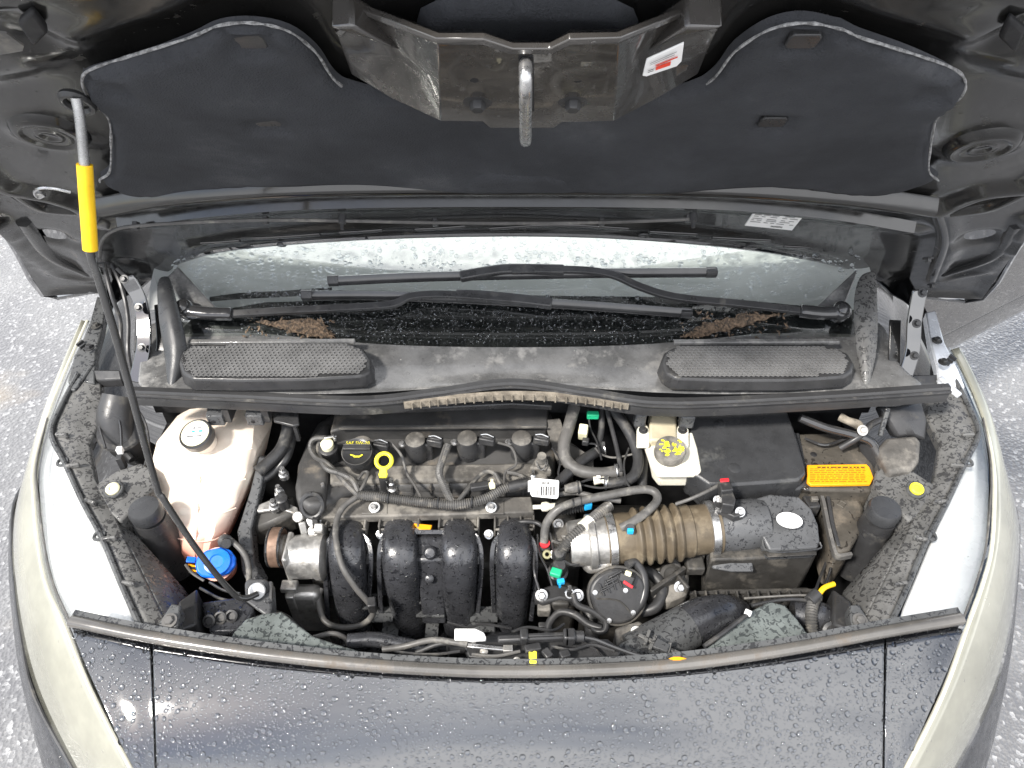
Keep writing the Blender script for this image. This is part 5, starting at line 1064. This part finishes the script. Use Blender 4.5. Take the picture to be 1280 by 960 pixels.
mk('case_rim', sweep(pz([(1006, 616, .922), (1022, 618, .922), (1028, 626, .920), (1034, 655, .916), (1042, 688, .910), (1048, 696, .908), (1064, 694, .908)]), [(-.003, -.006), (.003, -.006), (.003, .006), (-.003, .006)], n=4), mt['greyhose'], bb, bevel=.001)
mk('case_rim', sweep(pz([(1008, 608, .93), (1028, 610, .925), (1034, 620, .922), (1040, 655, .918), (1048, 684, .912)]), [(-.003, -.004), (.003, -.004), (.003, .004), (-.003, .004)], n=4), mt['satin'], bb, bevel=.001)
mk('vent_hole', lathe([(.006, 0), (.005, .0008), (0, .0008)], at(1017, 568, .942), (0, 0, 1), 14), mt['deep'], bb)
mk('embossed_mark', torus(at(1052, 630, .9155), (0, 0, 1), .008, .001, 4, 4), mt['battery'], bb)
ol = mk('warning_label', prism([at(a, b, .950) for a, b in ((1009, 581), (1083, 580), (1087, 584), (1092, 597), (1088, 605), (1014, 606), (1009, 602))], (0, 0, -.006)), mt['orange'], bb, bevel=.001, label='bright orange warning label with fine black print')
def olp(u, v): return at(1011+u*76+(v*3 if u > .5 else 0), 582+v*23, .9506)
for r in range(9):
    v = .06+r*.098; u = .14 if r == 0 else .02
    while u < (.86 if r == 0 else .90):
        e = min(.92, u+random.uniform(.03, .10)); th = .06 if r == 0 else .035
        mk('print_line', ([olp(u, v), olp(e, v), olp(e, v+th), olp(u, v+th)], [(0, 1, 2, 3)]), mt['ink' if r == 0 else 'rustink'], ol); u = e+random.uniform(.012, .03)
# ------------------------------------------------------------------ brake fluid tank
bk = root('brake_fluid_tank', 'ivory brake fluid tank under the cowl', 'fluid tank', at(840, 600, .93))
zprism('tank_top', [(802, 544), (815, 540), (866, 540), (872, 560), (877, 588), (873, 592), (822, 592), (814, 580)], .975, .012, 'ivory', bk, .003)
zprism('tank_body', [(810, 546), (866, 546), (871, 588), (868, 592), (826, 592), (818, 582)], .964, .035, 'ivory', bk, .004)
mk('filler_block', prism([at(a, b, .99) for a, b in ((812, 513), (846, 513), (846, 550), (812, 550))], (0, 0, -.03)), mt['tanplastic'], bk, bevel=.004)
for x in (804, 853):
    mk('mount_ear', prism([at(x+a, 535+b, .984) for a, b in ((-8, 22), (-8, 2), (-5, -4), (0, -6), (5, -4), (8, 2), (8, 22))], (0, 0, -.008)), mt['ivory'], bk, bevel=.002)
    mk('ear_bolt', hexb(at(x, 538, .985), (0, -.1, 1), .0055, .006, 1.5), mt['satin'], bk)
bc = at(839, 560, 1.0); bax = V3((.05, -.2, 1)).normalized()
cap_ = mk('cap', lathe([(.0255, -.022), (.0265, -.018), (.0265, -.004), (.0245, 0), (0, .0005)], bc, bax, 36), mt['dusty'], bk)
bs, bu, _ = basis(bax)
for s in (-1, 1):
    for i in range(34):
        a, r = random.uniform(-1.15, 1.15), random.uniform(.006, .022); x, y = s*r*math.cos(a), r*math.sin(a)
        if math.hypot(x, y) > .0215: continue
        p = bc+bs*x+bu*y+bax*.0011; l, h_ = random.uniform(.0012, .003), random.uniform(.0008, .0018)
        mk('print_mark', ([p+bs*-l+bu*-h_, p+bs*l+bu*-h_, p+bs*l+bu*h_, p+bs*-l+bu*h_], [(0, 1, 2, 3)]), mt['lemon'], cap_)
# brackets behind it and the corner box
t = root('firewall_bracket', 'grey metal bracket behind the brake fluid tank', 'bracket', at(828, 520, .98))
mk('left_leg', box(at(800, 522, 1.0), (.02, .02, .03)), mt['airbox'], t, bevel=.003); mk('right_leg', box(at(858, 524, 1.0), (.026, .02, .03)), mt['airbox'], t, bevel=.003)
t = root('corner_box', 'dusty grey plastic box in the right rear corner of the bay', 'box', at(1112, 590, .92))
zprism('box_body', [(1096, 560), (1108, 546), (1146, 543), (1152, 552), (1150, 575), (1140, 586), (1112, 590)], .975, .07, 'dusty', t, .008, seg=3)
mk('box_flap', slab([pz([(1074, 530, .985), (1098, 556, .978)]), pz([(1082, 552, .97), (1104, 580, .965)])], (0, 0, -.03)), mt['satin'], t, bevel=.003)
mk('clip', box(at(1111, 572, .95), (.016, .012, .02)), mt['tan'], t, bevel=.002)
t = root('cable_clamp', 'tan battery cable clamp under the right end of the cowl', 'clamp', at(1058, 530, .98))
mk('clamp_body', tube(pz([(1050, 521, 1.0), (1060, 526, 1.0), (1072, 531, .99), (1078, 538, .985)]), [.008, .007, .009, .006], 10), mt['tan'], t)
mk('clamp_bolt', hexb(at(1078, 538, .995), TC, .006, .006), mt['alu'], t)
hose('battery_cable', [(1000, 522, 1.0), (1030, 534, .99), (1060, 542, .985), (1088, 552, .975), (1100, 575, .95)], .008, 'rubber', 'thick black battery cable under the right end of the cowl', 'cable')
hose('battery_cable', [(1050, 560, .96), (1075, 545, .985), (1090, 530, .99), (1110, 522, .99)], .006, 'hose', 'thin black cable rising over the battery box to the right rear corner', 'cable')
t = mk('corner_panel', slab([pz([(1100, 508, 1.01), (1125, 508, 1.012), (1152, 500, 1.0)]), pz([(1108, 525, .995), (1132, 528, 1.0), (1160, 525, .985)]), pz([(1122, 548, .97), (1140, 545, .975), (1158, 552, .965)])], (0, .02, -.02)), mt['satin'], body, bevel=.006)
mk('panel_bar', bar(at(1110, 510, 1.03), at(1100, 545, .99), .008, .008), mt['wetdark'], t, bevel=.002)

# ------------------------------------------------------------------ hoses in the middle
hose('coolant_hose', [(718, 508, .98), (712, 530, .97), (705, 555, .96), (708, 575, .95), (724, 588, .945), (750, 592, .945), (776, 589, .945)], .0112, 'greyhose', 'grey coolant hose curving down from the cowl right of the valve cover', k=14)
hose('coolant_hose', [(698, 604, .935), (712, 590, .94), (728, 576, .94), (742, 567, .94), (752, 562, .935)], .0100, 'hose', 'dark hose crossing under the curved grey coolant hose', k=12)
hose('coolant_hose', [(764, 508, .98), (780, 530, .975), (792, 552, .965), (798, 575, .955), (792, 595, .948), (772, 604, .945), (755, 604, .943)], .0098, 'hose', 'dark hose bending beside the brake fluid tank', k=12)
hose('coolant_hose', [(778, 508, .97), (795, 535, .955), (803, 570, .94), (803, 610, .92)], .009, 'hose', 'dark hose dropping straight beside the brake fluid tank', k=12)
hose('vacuum_pipe', [(758, 510, .98), (766, 540, .97), (772, 565, .96), (777, 590, .952)], .0042, 'hose', 'thin straight black pipe below the middle of the cowl', 'pipe')
hose('vacuum_pipe', [(752, 512, .97), (752, 535, .955), (748, 560, .94)], .006, 'hose', 'short black pipe below the middle of the cowl', 'pipe')
bp = root('breather_pipe', 'grey breather pipe arching from the manifold to the intake hose', 'pipe', at(680, 680, .88))
mk('pipe', tube(pz([(680, 678, .90), (683, 655, .925), (697, 637, .945), (722, 627, .955), (760, 619, .962), (800, 612, .968), (818, 615, .968), (821, 626, .965), (808, 640, .962), (790, 653, .955), (776, 660, .948)]), .0072, 12, n=8), mt['greyhose'], bp)
mk('collar', lathe([(.0085, 0), (.0085, .006)], at(681, 680, .895), (0, -.3, 1), 16), mt['red'], bp)
mk('socket', lathe([(.011, -.03), (.011, -.002), (.009, 0)], at(681, 681, .894), (0, -.2, 1), 16), mt['satin'], bp)
for a, b in ((726, 626), (716, 629)): mk('pipe_ring', torus(at(a, b, .9555), V3((1, .1, .05)), .0075, .0012, 16, 6), mt['hose'], bp)
cc = root('corrugated_connector', 'corrugated dark sleeve with a bright blue end clip', 'connector', at(715, 640, .92))
mk('sleeve', tube(pz([(694, 637, .93), (710, 635, .93), (728, 632, .932)]), .0098, 14, corr=(.0045, .16)), mt['hose'], cc)
mk('blue_clip', box(at(734, 630, .938), (.014, .016, .016), R(12)), mt['cyan'], cc, bevel=.002)
dlm = root('diagonal_loom', 'corrugated loom slanting down over the throttle body with pale tape', 'wiring loom', at(720, 670, .90))
mk('loom', tube(pz([(762, 632, .935), (748, 643, .94), (730, 658, .94), (712, 675, .93), (700, 690, .915)]), .0092, 14, corr=(.0042, .12)), mt['loom'], dlm)
mk('tape', tube(pz([(738, 651, .9405), (728, 660, .9405)]), .0112, 14), mt['ivory'], dlm)
mk('elbow', lathe([(.012, -.02), (.012, 0), (.008, .006), (0, .007)], at(699, 692, .915), (0, -.4, .9), 18), mt['satin'], dlm)
pv = root('purge_valve', 'black purge valve with green and blue clips right of the runners', 'valve', at(700, 760, .80))
mk('valve_body', lathe([(.014, -.07), (.017, -.065), (.017, -.03), (.013, -.028), (.012, 0), (.010, .004)], at(699, 707, .90), (0, -.3, 1), 20), mt['satin'], pv)
mk('green_clip', box(at(695, 716, .90), (.018, .014, .010), R(-20)), mt['green'], pv, bevel=.002)
mk('blue_clip', cat(box(at(701, 727, .89), (.012, .008, .008), R(10)), box(at(700, 731, .885), (.004, .006, .012))), mt['cyan'], pv, bevel=.001)
mk('mount_flange', prism([at(a, b, .855) for a, b in ((668, 738), (690, 730), (722, 732), (732, 744), (725, 752), (700, 748), (678, 754), (668, 748))], (0, 0, -.02)), mt['satin'], pv, bevel=.004)
for x in (677, 722): mk('flange_bolt', hexb(at(x, 744, .858), TC, .0068, .009, 1.5), mt['steel'], pv)
mk('plug', box(at(700, 757, .83), (.03, .02, .04)), mt['airlow'], pv, bevel=.004)
t = root('sensor_plug', 'square black plug on a bracket beside the right runner', 'plug', at(678, 770, .78))
mk('plug_body', box(at(680, 762, .835), (.022, .016, .022)), mt['dusty'], t, bevel=.003); mk('plug_leg', box(at(678, 786, .79), (.014, .01, .03)), mt['satin'], t, bevel=.002)
hose('vacuum_hose', [(716, 742, .87), (722, 756, .86), (740, 764, .855), (756, 776, .845), (756, 788, .835), (744, 788, .83), (738, 776, .825)], .0055, 'hose', 'thin black hose looping below the purge valve', k=12)
hose('vacuum_hose', [(684, 792, .80), (688, 776, .815), (700, 765, .83), (718, 768, .835), (735, 780, .83), (752, 786, .83)], .0065, 'hose', 'black hose bending up behind the hood latch', k=12)
hose('vacuum_hose', [(736, 760, .82), (740, 790, .80), (742, 815, .77)], .012, 'hose', 'thick upright hose behind the hood latch', k=14)
fr_ = root('fuel_rail_end', 'pale metal rail end at the right of the grey bracket', 'fitting', at(672, 634, .89))
mk('rod', lathe([(.004, 0), (.004, .014), (.008, .016), (.009, .024), (.006, .030), (.006, .04)], at(666, 634, .915), (1, .05, 0), 14), mt['ivory'], fr_)
cs = root('cam_sensor', 'dusty sensor with steel clip at the right end of the valve cover', 'sensor', at(678, 590, .92))
mk('sensor_body', lathe([(.012, -.03), (.012, -.01), (.008, -.008), (.008, .012), (0, .013)], at(677, 574, .955), (0, -.2, 1), 14), mt['dusty'], cs)
for s in (-1, 1): mk('clip_wire', tube([at(677+s*6, 576, .95), at(677+s*4, 584, .948), at(677, 588, .946)], .0012, 6), mt['steel'], cs)
mk('tab', prism([at(a, b, .94) for a, b in ((662, 584), (674, 566), (680, 566), (690, 588))], (0, 0, -.02)), mt['dusty'], cs, bevel=.003)
gp = root('green_plug', 'small dark green plug in the shadow under the cowl', 'plug', at(741, 520, .96)); mk('plug', box(at(741, 519, .975), (.022, .012, .012)), mt['green'], gp, bevel=.002)
yp = root('pale_connector', 'pale cream connector hanging below the middle of the cowl', 'connector', at(730, 545, .94))
mk('housing', box(at(729, 540, .965), (.016, .020, .03), R(-12), R(20)), mt['cream'], yp, bevel=.002); mk('pins', box(at(732, 552, .955), (.012, .012, .012), R(-12)), mt['satin'], yp, bevel=.002)
mk('lead', tube(pz([(733, 554, .952), (745, 556, .948), (744, 566, .94), (732, 570, .935)]), .002, 6), mt['hose'], yp)
t = root('heat_shield', 'dusty olive metal shield behind the right end of the valve cover', 'heat shield', at(715, 585, .90))
mk('shield', slab([pz([(680, 525, .95), (700, 523, .95), (704, 548, .945)]), pz([(690, 560, .925), (715, 555, .93), (742, 572, .925)]), pz([(698, 582, .915), (720, 580, .92), (742, 588, .915)])], (0, .01, -.01)), mt['dusty'], t, bevel=.002)

# ------------------------------------------------------------------ front: latch, snorkel, deflectors
la = root('hood_latch', 'black hood latch with bowden cable behind the seal strip', 'latch', at(680, 835, .88))
zprism('latch_plate', [(580, 806), (640, 798), (760, 798), (778, 812), (770, 826), (640, 828), (585, 822)], .925, .02, 'satin', la, .003)
mk('cable_guide', bar(at(622, 800, .948), at(712, 796, .948), .010, .012), mt['satin'], la, bevel=.003)
mk('cable_guide_top', bar(at(655, 795, .955), at(705, 793, .955), .005, .006), mt['hose'], la, bevel=.001)
for x, wd in ((655, .012), (708, .010), (712, .016)): mk('guide_collar', box(at(x, 796, .95), (wd, .018, .022)), mt['satin'], la, bevel=.003)
mk('ferrule', lathe([(.008, 0), (.008, .018), (.004, .02)], at(714, 795, .948), (1, -.05, 0), 14), mt['satin'], la)
mk('cable', tube(pz([(726, 796, .948), (745, 800, .947), (765, 808, .945), (790, 817, .943), (806, 821, .942)]), .003, 8), mt['rubber'], la)
mk('release_lever', bar(at(584, 807, .945), at(636, 812, .942), .006, .004), mt['steel'], la, bevel=.001); mk('lever_end', box(at(635, 811, .944), (.014, .010, .006)), mt['alu'], la, bevel=.001)
for x, y in ((590, 802), (605, 814), (646, 826)): mk('rivet', lathe([(.006, 0), (.006, .003), (.003, .005), (0, .005)], at(x, y, .936), TC, 14), mt['alu'], la)
for a, b in (((656, 812), (676, 808)), ((680, 812), (688, 822)), ((700, 820), (712, 816))): mk('latch_pawl', bar(at(*a, .945), at(*b, .945), .012, .008), mt['hose'], la, bevel=.002)
mk('white_block', prism([at(a, b, .955) for a, b in ((568, 785), (594, 785), (605, 790), (608, 797), (568, 799))], (0, 0, -.012)), mt['white'], la, bevel=.002, label='pale block at the left end of the latch')
mk('yellow_tag', prism([at(a, b, .958) for a, b in ((661, 814), (665, 815), (668, 813), (671, 814), (671, 829), (662, 829))], (0, 0, -.010)), mt['lemon'], la, bevel=.001, label='small bright yellow tag')
hose('latch_cable', [(478, 812, .925), (505, 808, .928), (540, 800, .94), (568, 803, .946), (584, 806, .946)], .0045, 'greyhose', 'grey cable sheath leading left from the hood latch', 'cable')
hose('latch_cable', [(520, 816, .925), (545, 806, .935), (566, 803, .94)], .0035, 'hose', 'thin dark cable just below the grey latch cable', 'cable')
hose('front_hose', [(435, 802, .89), (470, 800, .89), (500, 806, .885), (530, 812, .88)], .012, 'runner', 'wet black hose lying behind the left half of the seal strip', k=14)
hose('sensor_lead', [(392, 797, .89), (415, 792, .90), (430, 797, .89), (436, 806, .88)], .004, 'greyhose', 'short grey lead curling behind the left air deflector', 'cable')
sn = root('intake_snorkel', 'fat glossy black intake snorkel elbow behind the right part of the seal strip', 'intake snorkel', at(850, 815, .84))
mk('elbow', tube(pz([(925, 764, .84), (905, 766, .862), (880, 773, .868), (856, 784, .868), (842, 792, .868)]), [.020, .030, .034, .034, .033], 26, n=6), mt['runner'], sn)
mk('sleeve', tube(pz([(858, 784, .868), (838, 796, .868), (815, 808, .866), (790, 820, .86)]), [.0352, .0358, .036, .034], 26, n=5), mt['wetdark'], sn)
mk('sleeve_frame', cat(bar(at(798, 794, .91), at(850, 818, .905), .006, .006), bar(at(812, 788, .912), at(806, 806, .912), .005, .005), bar(at(820, 795, .915), at(812, 812, .915), .005, .005), bar(at(838, 803, .915), at(834, 818, .91), .005, .005)), mt['wetplastic'], sn, bevel=.001)
mk('bracket', prism([at(a, b, .905) for a, b in ((770, 806), (800, 790), (850, 818), (846, 826), (775, 828))], (0, 0, -.03)), mt['wetdark'], sn, bevel=.004)
mk('window_tab', prism([at(a, b, .918) for a, b in ((822, 797), (838, 806), (834, 815), (816, 808))], (0, 0, -.006)), mt['airbox'], sn, bevel=.001)
for side, pts in (('left', [(283, 806), (292, 790), (306, 774), (330, 766), (352, 764), (372, 780), (392, 795), (425, 806), (452, 814), (470, 822), (440, 826), (330, 814)]), ('right', [(880, 812), (905, 793), (930, 768), (962, 751), (982, 756), (998, 775), (1013, 796), (1012, 806), (975, 815), (900, 824)])):
    zprism('air_deflector', pts, .940, .012, 'wetgreen', None, .003, label='wet grey-green air deflector sheet behind the %s part of the seal strip' % side, category='air deflector', group='air deflectors')
hose('deflector_edge', [(880, 808, .95), (905, 790, .952), (934, 768, .955)], .0035, 'hose', 'thin black edge strip on the right air deflector', 'strip')
t = root('clip_end', 'small white clip at the top of the right air deflector', 'clip', at(936, 766, .945)); mk('clip', box(at(935, 766, .957), (.010, .008, .006), R(-30)), mt['white'], t, bevel=.001); mk('stem', bar(at(930, 770, .955), at(922, 778, .953), .004, .004), mt['satin'], t)
bh = root('lamp_wire', 'corrugated wire with yellow end near the right headlight housing', 'wiring', at(1018, 790, .86))
mk('sleeve', tube(pz([(1016, 798, .91), (1014, 775, .92), (1016, 755, .925), (1022, 745, .93)]), .0085, 12, corr=(.0042, .12)), mt['loom'], bh)
mk('yellow_lead', tube(pz([(1022, 745, .93), (1030, 735, .935), (1042, 730, .93)]), .0042, 10), mt['yellow'], bh); mk('tape', tube(pz([(1012, 752, .928), (1022, 742, .932)]), .010, 12), mt['hose'], bh)
hose('lamp_cable', [(940, 757, .93), (975, 750, .93), (1005, 750, .925), (1030, 756, .91)], .003, 'hose', 'thin black cable running behind the right air deflector', 'cable')
t = root('washer_motor', 'dark rounded motor under the right lamp cable', 'motor', at(1030, 775, .85)); mk('motor_body', tube(pz([(990, 768, .89), (1020, 772, .89), (1050, 778, .88)]), [.022, .026, .022], 20), mt['runner'], t); mk('knob', lathe([(.014, 0), (.014, .008), (.009, .010), (.008, .006), (0, .006)], at(1037, 788, .91), TC, 18), mt['satin'], t)
oleaf = root('fallen_leaf', 'small orange-brown leaf lying on the seal strip', 'leaf', at(846, 823, .96)); mk('blade', prism([at(a, b, .966) for a, b in ((836, 823), (842, 821), (850, 821), (858, 823), (850, 825), (842, 825))], (0, 0, -.001)), mt['orange'], oleaf)
# ------------------------------------------------------------------ small wiring, clips and fittings that fill the bay
def wires(label, runs, rr=(.0016, .0026), mats=('rubber', 'hose', 'greyhose', 'hose')):
    t = root('wire_bundle', label, 'wires', at(*runs[0][0]))
    for i, pts in enumerate(runs): mk('wire', tube([at(*p) for p in pts], random.uniform(*rr), 7), mt[mats[i % len(mats)]], t)
    return t
wires('thin wires fanning out right of the fourth intake runner', [[(672, 668, .90), (674, 690, .895), (684, 712, .89), (690, 732, .875)], [(676, 655, .91), (688, 668, .91), (692, 690, .905), (696, 700, .90)], [(690, 676, .91), (706, 680, .915), (722, 672, .92)], [(692, 684, .905), (710, 690, .90), (728, 684, .905)], [(668, 690, .89), (668, 715, .88), (674, 738, .865)], [(703, 700, .905), (716, 706, .90), (730, 700, .9), (742, 690, .905)]])
wires('thin wires crossing between valve cover and brake fluid tank', [[(690, 560, .95), (700, 575, .95), (698, 592, .945), (704, 606, .94)], [(735, 512, .97), (738, 535, .96), (746, 552, .955), (752, 575, .95)], [(744, 560, .95), (752, 568, .948), (768, 572, .95), (790, 568, .955)], [(700, 612, .94), (722, 606, .945), (750, 610, .95), (778, 606, .955)], [(712, 610, .945), (735, 600, .95), (760, 598, .955)], [(786, 560, .955), (780, 580, .955), (784, 604, .955), (796, 616, .95)]])
wires('thin wires tangled behind the hood latch', [[(560, 778, .83), (585, 784, .85), (605, 780, .86), (640, 786, .87)], [(640, 790, .89), (660, 784, .885), (690, 788, .88), (705, 780, .87)], [(590, 818, .94), (620, 820, .945), (650, 814, .945)], [(690, 808, .94), (715, 812, .945), (740, 806, .94), (768, 814, .94)], [(724, 800, .93), (744, 812, .935), (752, 822, .94)], [(476, 806, .91), (500, 815, .925), (540, 818, .935), (575, 814, .94)]])
wires('thin wires running down beside the air filter box', [[(1028, 628, .90), (1036, 660, .89), (1040, 700, .87), (1030, 738, .87)], [(1034, 700, .86), (1026, 720, .87), (1018, 742, .90)], [(1024, 746, .92), (1000, 744, .90), (960, 746, .88), (930, 748, .87)]])
wires('thin wires beside the left hood corner and coolant tank', [[(140, 500, 1.0), (150, 530, .985), (152, 560, .975)], [(168, 505, .99), (182, 530, .975), (186, 560, .96), (180, 585, .95)], [(150, 588, .95), (165, 600, .945), (182, 598, .945)], [(126, 500, .99), (124, 530, .98), (132, 560, .97)]])
wires('thin wires below the blue washer cap', [[(262, 728, .88), (280, 738, .885), (300, 742, .89)], [(250, 735, .89), (275, 748, .895), (300, 752, .895)], [(255, 726, .885), (240, 716, .89), (232, 706, .89)]])
wires('thin wires on top of the battery box', [[(1006, 548, .955), (1030, 556, .958), (1052, 550, .96), (1072, 542, .975)], [(1085, 560, .96), (1096, 575, .955), (1100, 592, .95)]], (.002, .003))
hose('transmission_hose', [(795, 712, .85), (815, 718, .855), (828, 735, .85), (820, 758, .84), (800, 765, .83)], .010, 'hose', 'dark hose curving under the ribbed intake hose', k=12)
hose('transmission_hose', [(842, 700, .86), (850, 722, .85), (846, 748, .83)], .008, 'greyhose', 'grey upright hose below the right end of the ribbed intake hose', k=12)
hose('radiator_hose', [(560, 812, .87), (600, 806, .86), (640, 800, .86), (672, 806, .86)], .011, 'hose', 'black hose lying low behind the latch plate', k=12)
hose('radiator_hose', [(330, 770, .84), (352, 775, .84), (372, 792, .83), (392, 812, .82)], .012, 'hose', 'black hose low behind the left air deflector', k=12)
hose('fuel_line', [(670, 612, .93), (690, 618, .935), (720, 616, .94), (748, 622, .945), (776, 626, .945)], .0048, 'greyhose', 'thin grey fuel line passing right of the white barcode tag')
hose('fuel_line', [(640, 655, .89), (655, 652, .90), (672, 654, .90), (686, 664, .90)], .004, 'hose', 'thin dark fuel line above the fourth runner')
t = root('gearbox_bracket', 'dusty bracket with bolts under the ribbed intake hose', 'bracket', at(835, 750, .80))
zprism('plate', [(808, 712), (842, 704), (862, 716), (860, 742), (836, 752), (812, 744)], .85, .03, 'dusty', t, .005)
mk('web', bar(at(812, 742, .86), at(856, 712, .865), .008, .02), mt['airlow'], t, bevel=.002); mk('web', bar(at(860, 738, .86), at(842, 716, .86), .006, .018), mt['airlow'], t, bevel=.002)
for x, y in ((820, 722), (850, 734), (838, 712)): mk('bolt', hexb(at(x, y, .853), TC, .007, .008, 1.5), mt['steel'], t)
mk('round_boss', lathe([(.018, -.01), (.018, .004), (.013, .008), (.010, .006), (0, .006)], at(838, 718, .856), TC, 24), mt['airlow'], t)
t = root('shift_bracket', 'dusty cast bracket between throttle valve and snorkel', 'bracket', at(790, 800, .80))
zprism('casting', [(768, 784), (800, 774), (812, 786), (800, 800), (772, 806)], .86, .05, 'dusty', t, .006); mk('pin', lathe([(.006, 0), (.006, .02), (.009, .022), (.009, .028), (0, .03)], at(792, 786, .86), TC, 14), mt['alu'], t)
t = root('coil_bracket', 'small steel bracket with two bolts left of the throttle valve', 'bracket', at(700, 672, .88))
zprism('plate', [(690, 650), (712, 645), (720, 660), (714, 676), (694, 676)], .895, .012, 'dusty', t, .003)
for x, y in ((698, 655), (694, 693)): mk('bolt', hexb(at(x, y, .897), TC, .006, .007, 1.5), mt['alu'], t)
mk('brass_bush', torus(at(684, 693, .897), TC, .0055, .0024, 16, 6), mt['yellowmetal'], t)
t = root('relay_block', 'small black relay block in front of the battery box', 'relay', at(1010, 628, .90))
mk('block', box(at(1012, 632, .91), (.022, .03, .03), R(8)), mt['satin'], t, bevel=.003); mk('clip', box(at(1018, 624, .93), (.012, .008, .008)), mt['dusty'], t, bevel=.001)
t = root('hose_union', 'pale plastic hose union on the thin pipes below the cowl', 'fitting', at(752, 600, .94))
mk('union', tube(pz([(742, 601, .946), (752, 600, .948), (760, 601, .948)]), [.008, .006, .008], 12), mt['ivory'], t); mk('clip', box(at(748, 597, .953), (.008, .006, .006)), mt['white'], t, bevel=.001)
t = root('gauge_connector', 'dark grey plug right of the white barcode tag', 'connector', at(716, 610, .94)); mk('plug_body', tube(pz([(706, 611, .948), (716, 610, .95), (726, 608, .952)]), [.007, .010, .010], 12), mt['greyhose'], t); mk('collar', torus(at(722, 609, .951), V3((1, .1, .05)), .0105, .0016, 16, 6), mt['hose'], t)
for i, (x, y, z, ax, r) in enumerate(((770, 590, .945, (1, .1, 0), .0125), (757, 604, .943, (1, 0, 0), .011), (754, 562, .935, (1, .3, 0), .0112), (712, 742, .872, (.2, -.6, .7), .0068))):
    mk('hose_clip', cat(torus(at(x, y, z), ax, r, .0018, 20, 6), box(at(x, y-6, z+.012), (.006, .008, .008))), mt['steel'], label='steel spring clip on a hose end, %s' % ('on the curved grey coolant hose', 'beside the pale hose union', 'on the dark crossing hose', 'on the looping vacuum hose')[i], category='hose clip', group='spring clips on hoses')
for i, (x, y, z) in enumerate(((486, 622, .934), (548, 629, .932), (590, 628, .933))):
    mk('cable_tie', torus(at(x, y, z), (1, -.1, 0), .0098, .0016, 18, 6), mt['satin'], label='black cable tie round the wiring loom, %s' % ('leftmost of three', 'middle of three', 'rightmost of three')[i], category='cable tie', group='cable ties on the loom')
# loose leaf bits and grit
rnd = random.Random(3)
V_, F_ = [], []
for _ in range(120):
    left = rnd.random() < .5; x = rnd.uniform(300, 420) if left else rnd.uniform(850, 990); y = rnd.uniform(396, 424) if left else rnd.uniform(390, 424)
    p = G(x, y, .006+rnd.uniform(0, .004)); a = rnd.uniform(0, 6.28); l = rnd.uniform(.002, .006); d1 = V3((math.cos(a), math.sin(a)*.85, math.sin(a)*.53+rnd.uniform(-.4, .4)))*l; d2 = V3((-math.sin(a), math.cos(a)*.85, math.cos(a)*.53))*l*.4
    o = len(V_); V_ += [p-d1, p+d2, p+d1, p-d2, p+V3((0, 0, -.0006))]; F_ += [(o, o+1, o+2, o+3), (o, o+4, o+1), (o+1, o+4, o+2), (o+2, o+4, o+3), (o+3, o+4, o)]
mk('leaf_bits', (V_, F_), mt['leaf'], label='scattered dry leaf crumbs along the windscreen base', category='leaf litter', kind='stuff')
